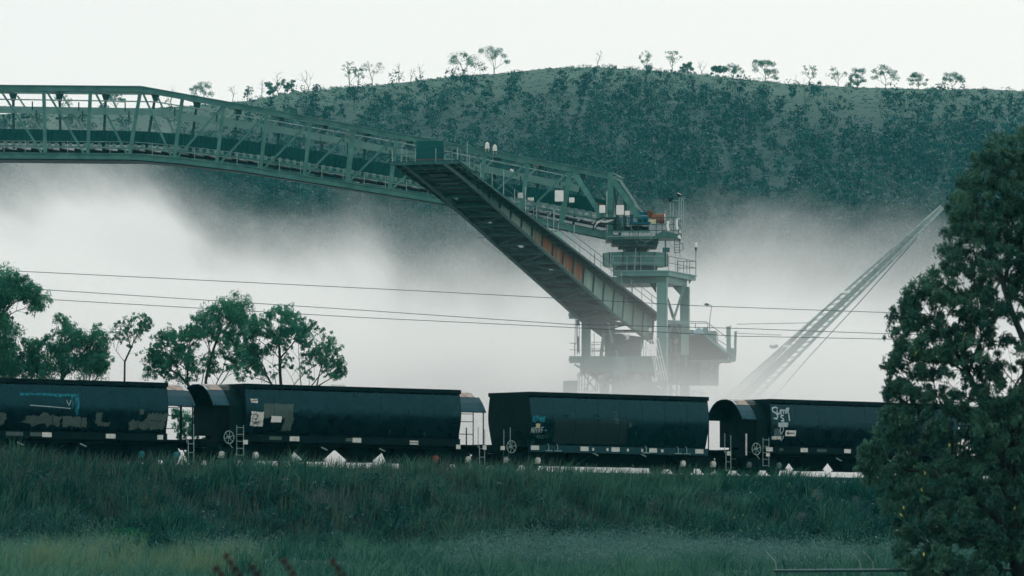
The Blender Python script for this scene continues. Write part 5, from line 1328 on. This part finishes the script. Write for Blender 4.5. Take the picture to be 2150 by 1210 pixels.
# the field in front
n = 150000; Y = rng.uniform(120,300,n); X = rng.uniform(-.084,.084,n)*Y; w_ = -X*st+(Y-Y0)*ct; ok = w_ < -15.5; X,Y = X[ok],Y[ok]
keep = rng.random(len(X)) < (Y/300)**1.2; X,Y = X[keep],Y[keep]; X,Y,an,tu,tv = tufted(rng,X,Y,30,.26); nn = pnoise(X,Y,2)
pxx = X/Y*F+CX
w_ = -X*st+(Y-Y0)*ct; far_ = np.clip((-w_-15-3*pnoise(X*.8,Y*.8,9))/9,0,1)
tone = (.10+.40*nn+.30*np.clip((520-pxx)/400,0,1))*far_-.08+.35*tu**1.5+.6*rng.random(len(X))**2.5*(.4+.6*far_)
blades(rng,X,Y,np.clip((.45+.25*nn+.3*rng.random(len(X)))*(.5+1.0*tv),.12,1.3),.032,tone,.8,'grass','field_grass','pale tufted grass of the field in the foreground',ang=an)
n = 15000; Y = rng.uniform(200,248,n); X = rng.uniform(-.084,-.038,n)*Y; w_ = -X*st+(Y-Y0)*ct; ok = (w_<-22)&(pnoise(X*1.5,Y*.6,14)>-.1); X,Y = X[ok],Y[ok]; X,Y,an,tu,tv = tufted(rng,X,Y,40,.35)
blades(rng,X,Y,(.7+.5*rng.random(len(X)))*(.5+.8*tv),.024,.55+.5*tu*rng.random(len(X)),.35,'drygrass','dry_grass','tall pale yellow-green grass at the lower left',ang=an)
# undergrowth: weeds and low scrub in the dip
cs=[];rs=[];tn=[]
for k in range(900):
    t = rng.uniform(-40,50); w = -rng.uniform(6.5,19); p = T(t,w,0); 
    if abs(p.x/p.y) > .084: continue
    z = float(ground_z(p.x,p.y)); r_ = rng.uniform(.25,.6); tone = rng.random()*.6
    for q in range(3): cs.append((p.x+rng.normal()*r_*.6,p.y+rng.normal()*r_*.6,z+r_*.7+rng.random()*.35)); rs.append(r_*.7); tn.append(tone)
v,f,t = leaves(rng,np.array(cs),38,np.array(rs),.13,.45,-.2,np.array(tn)*1.3,1.0)
tag(npmesh('undergrowth',v,f,'shrub',None,t),'dark tangled weeds and scrub at the foot of the bank','undergrowth',kind='stuff')
cs=[];rs=[];tn=[]
for k in range(3200):
    Yq = rng.uniform(200,292); x = rng.uniform(430,2050) if rng.random()<.8 else rng.uniform(-50,2200); X = (x-CX)/F*Yq; w = -X*st+(Yq-Y0)*ct
    if w > -13.5 or w < -62: continue
    if float(pnoise(np.array([X*.9]),np.array([Yq*.5]),6)[0]) < -.05: continue
    z = float(ground_z(X,Yq)); r_ = rng.uniform(.35,1.1); tone = rng.uniform(.1,1.0)
    for q in range(4): cs.append((X+rng.normal()*r_*.6,Yq+rng.normal()*r_*.6,z+r_*.55+rng.random()*.35)); rs.append(r_*.6); tn.append(tone)
v,f,t = leaves(rng,np.array(cs),36,np.array(rs),.10,.3,-.4,np.array(tn),1.0)
tag(npmesh('low_scrub',v,f,'scrub',None,t),'low grey-green scrub spreading over the field below the bank','scrub',kind='stuff')
def shrub(name,label,x,y,r,h,Yq,m,seed,tone=.5,leaf=.10,n=26,dens=60):
    rng = np.random.default_rng(seed); b = np.array(gp(x,Yq)); tips=[]
    for k in range(n):
        d = rng.normal(size=3); d/=np.linalg.norm(d); tips.append(b+np.array([d[0]*r,d[1]*r*.7,h*(.35+.6*abs(d[2]))]))
    o = thing(name,label,'shrub',tuple(b)); nodes,par,rad = grow(rng,b,np.array(tips),.03)
    V,Fc = skel_mesh(nodes,par,rad,3); npmesh('stems',V,Fc,'bark',o,off=b)
    v,f,t = leaves(rng,np.array(tips),dens,r*.24,leaf,.4,-.2,np.full(n,tone)+rng.normal(size=n)*.15); npmesh('foliage',v,f,m,o,t,off=b)
shrub('shrub','bright green rounded shrub above the pale grass at lower left',262,1130,.95,1.25,272,'bright',51,.6,n=40)
shrub('shrub','blue-grey leafy shrub at the left edge of the dip',70,1100,1.4,1.9,270,'shrub',52,.85)
shrub('shrub','small silvery weed on the dark bank at left',190,1060,.45,1.1,279,'shrub',53,.95,dens=30,n=16)
shrub('shrub','grey-green weed clump low on the bank left of centre',700,1090,.8,1.2,279,'shrub',54,.7)
shrub('shrub','grey-green weed clump low on the bank below the third wagon',1180,1110,.9,1.2,284,'shrub',55,.6)
# brown seed heads close to the lens
rc = thing('seed_grass','out of focus brown seed heads rising from the bottom edge','grass plant',(P(590,1210,58).x,58,-1.4))
rng = np.random.default_rng(8)
for x,y,ln in ((475,1168,26),(455,1195,8),(530,1192,20),(597,1178,26),(700,1180,34)):
    p = np.array(P(x,y,58)); q = MB().tube([(p[0]+.10,58,-1.4),(p[0]+.05,58,p[2]-.12),tuple(p)],.006,5); st_ = q.build('stalk','seed',rc)
    cc = np.array([p+np.array([.045*k*.9,0,-.055*k]) for k in range(int(ln/4)+2)]); v,f,t = leaves(rng,cc,26,.028,.045,.35,.2,None); npmesh('seed_head',v,f,'seed',rc,t,off=np.array(rc['_o']))
# low pipe fence at the lower right
pf = thing('pipe_fence','dark pipe rail at the lower right corner below the tree','fence',(P(1880,1210,150).x,150,float(ground_z(P(1880,1210,150).x,150))))
MB().tube([P(1625,1199,150),P(2250,1196,150)],.035,8).build('rail','rail_dark',pf)
for x in (1632,1745,1830,1975,2110):
    p = P(x,1199,150); MB().tube([(p.x,150,float(ground_z(p.x,150))-.1),(p.x,150,p.z+.02)],.03,8).build('post','rail_dark',pf)
for x in (1608,1785,1812):
    p = P(x+22,1199,151); MB().tube([P(x,1158,151),P(x+10,1168,151),P(x+20,1180,151),P(x+23,1200,151)],.012,5).build('bent_wire','rail',pf)
for r_ in ROOTS:
    if '_o' in r_: del r_['_o']
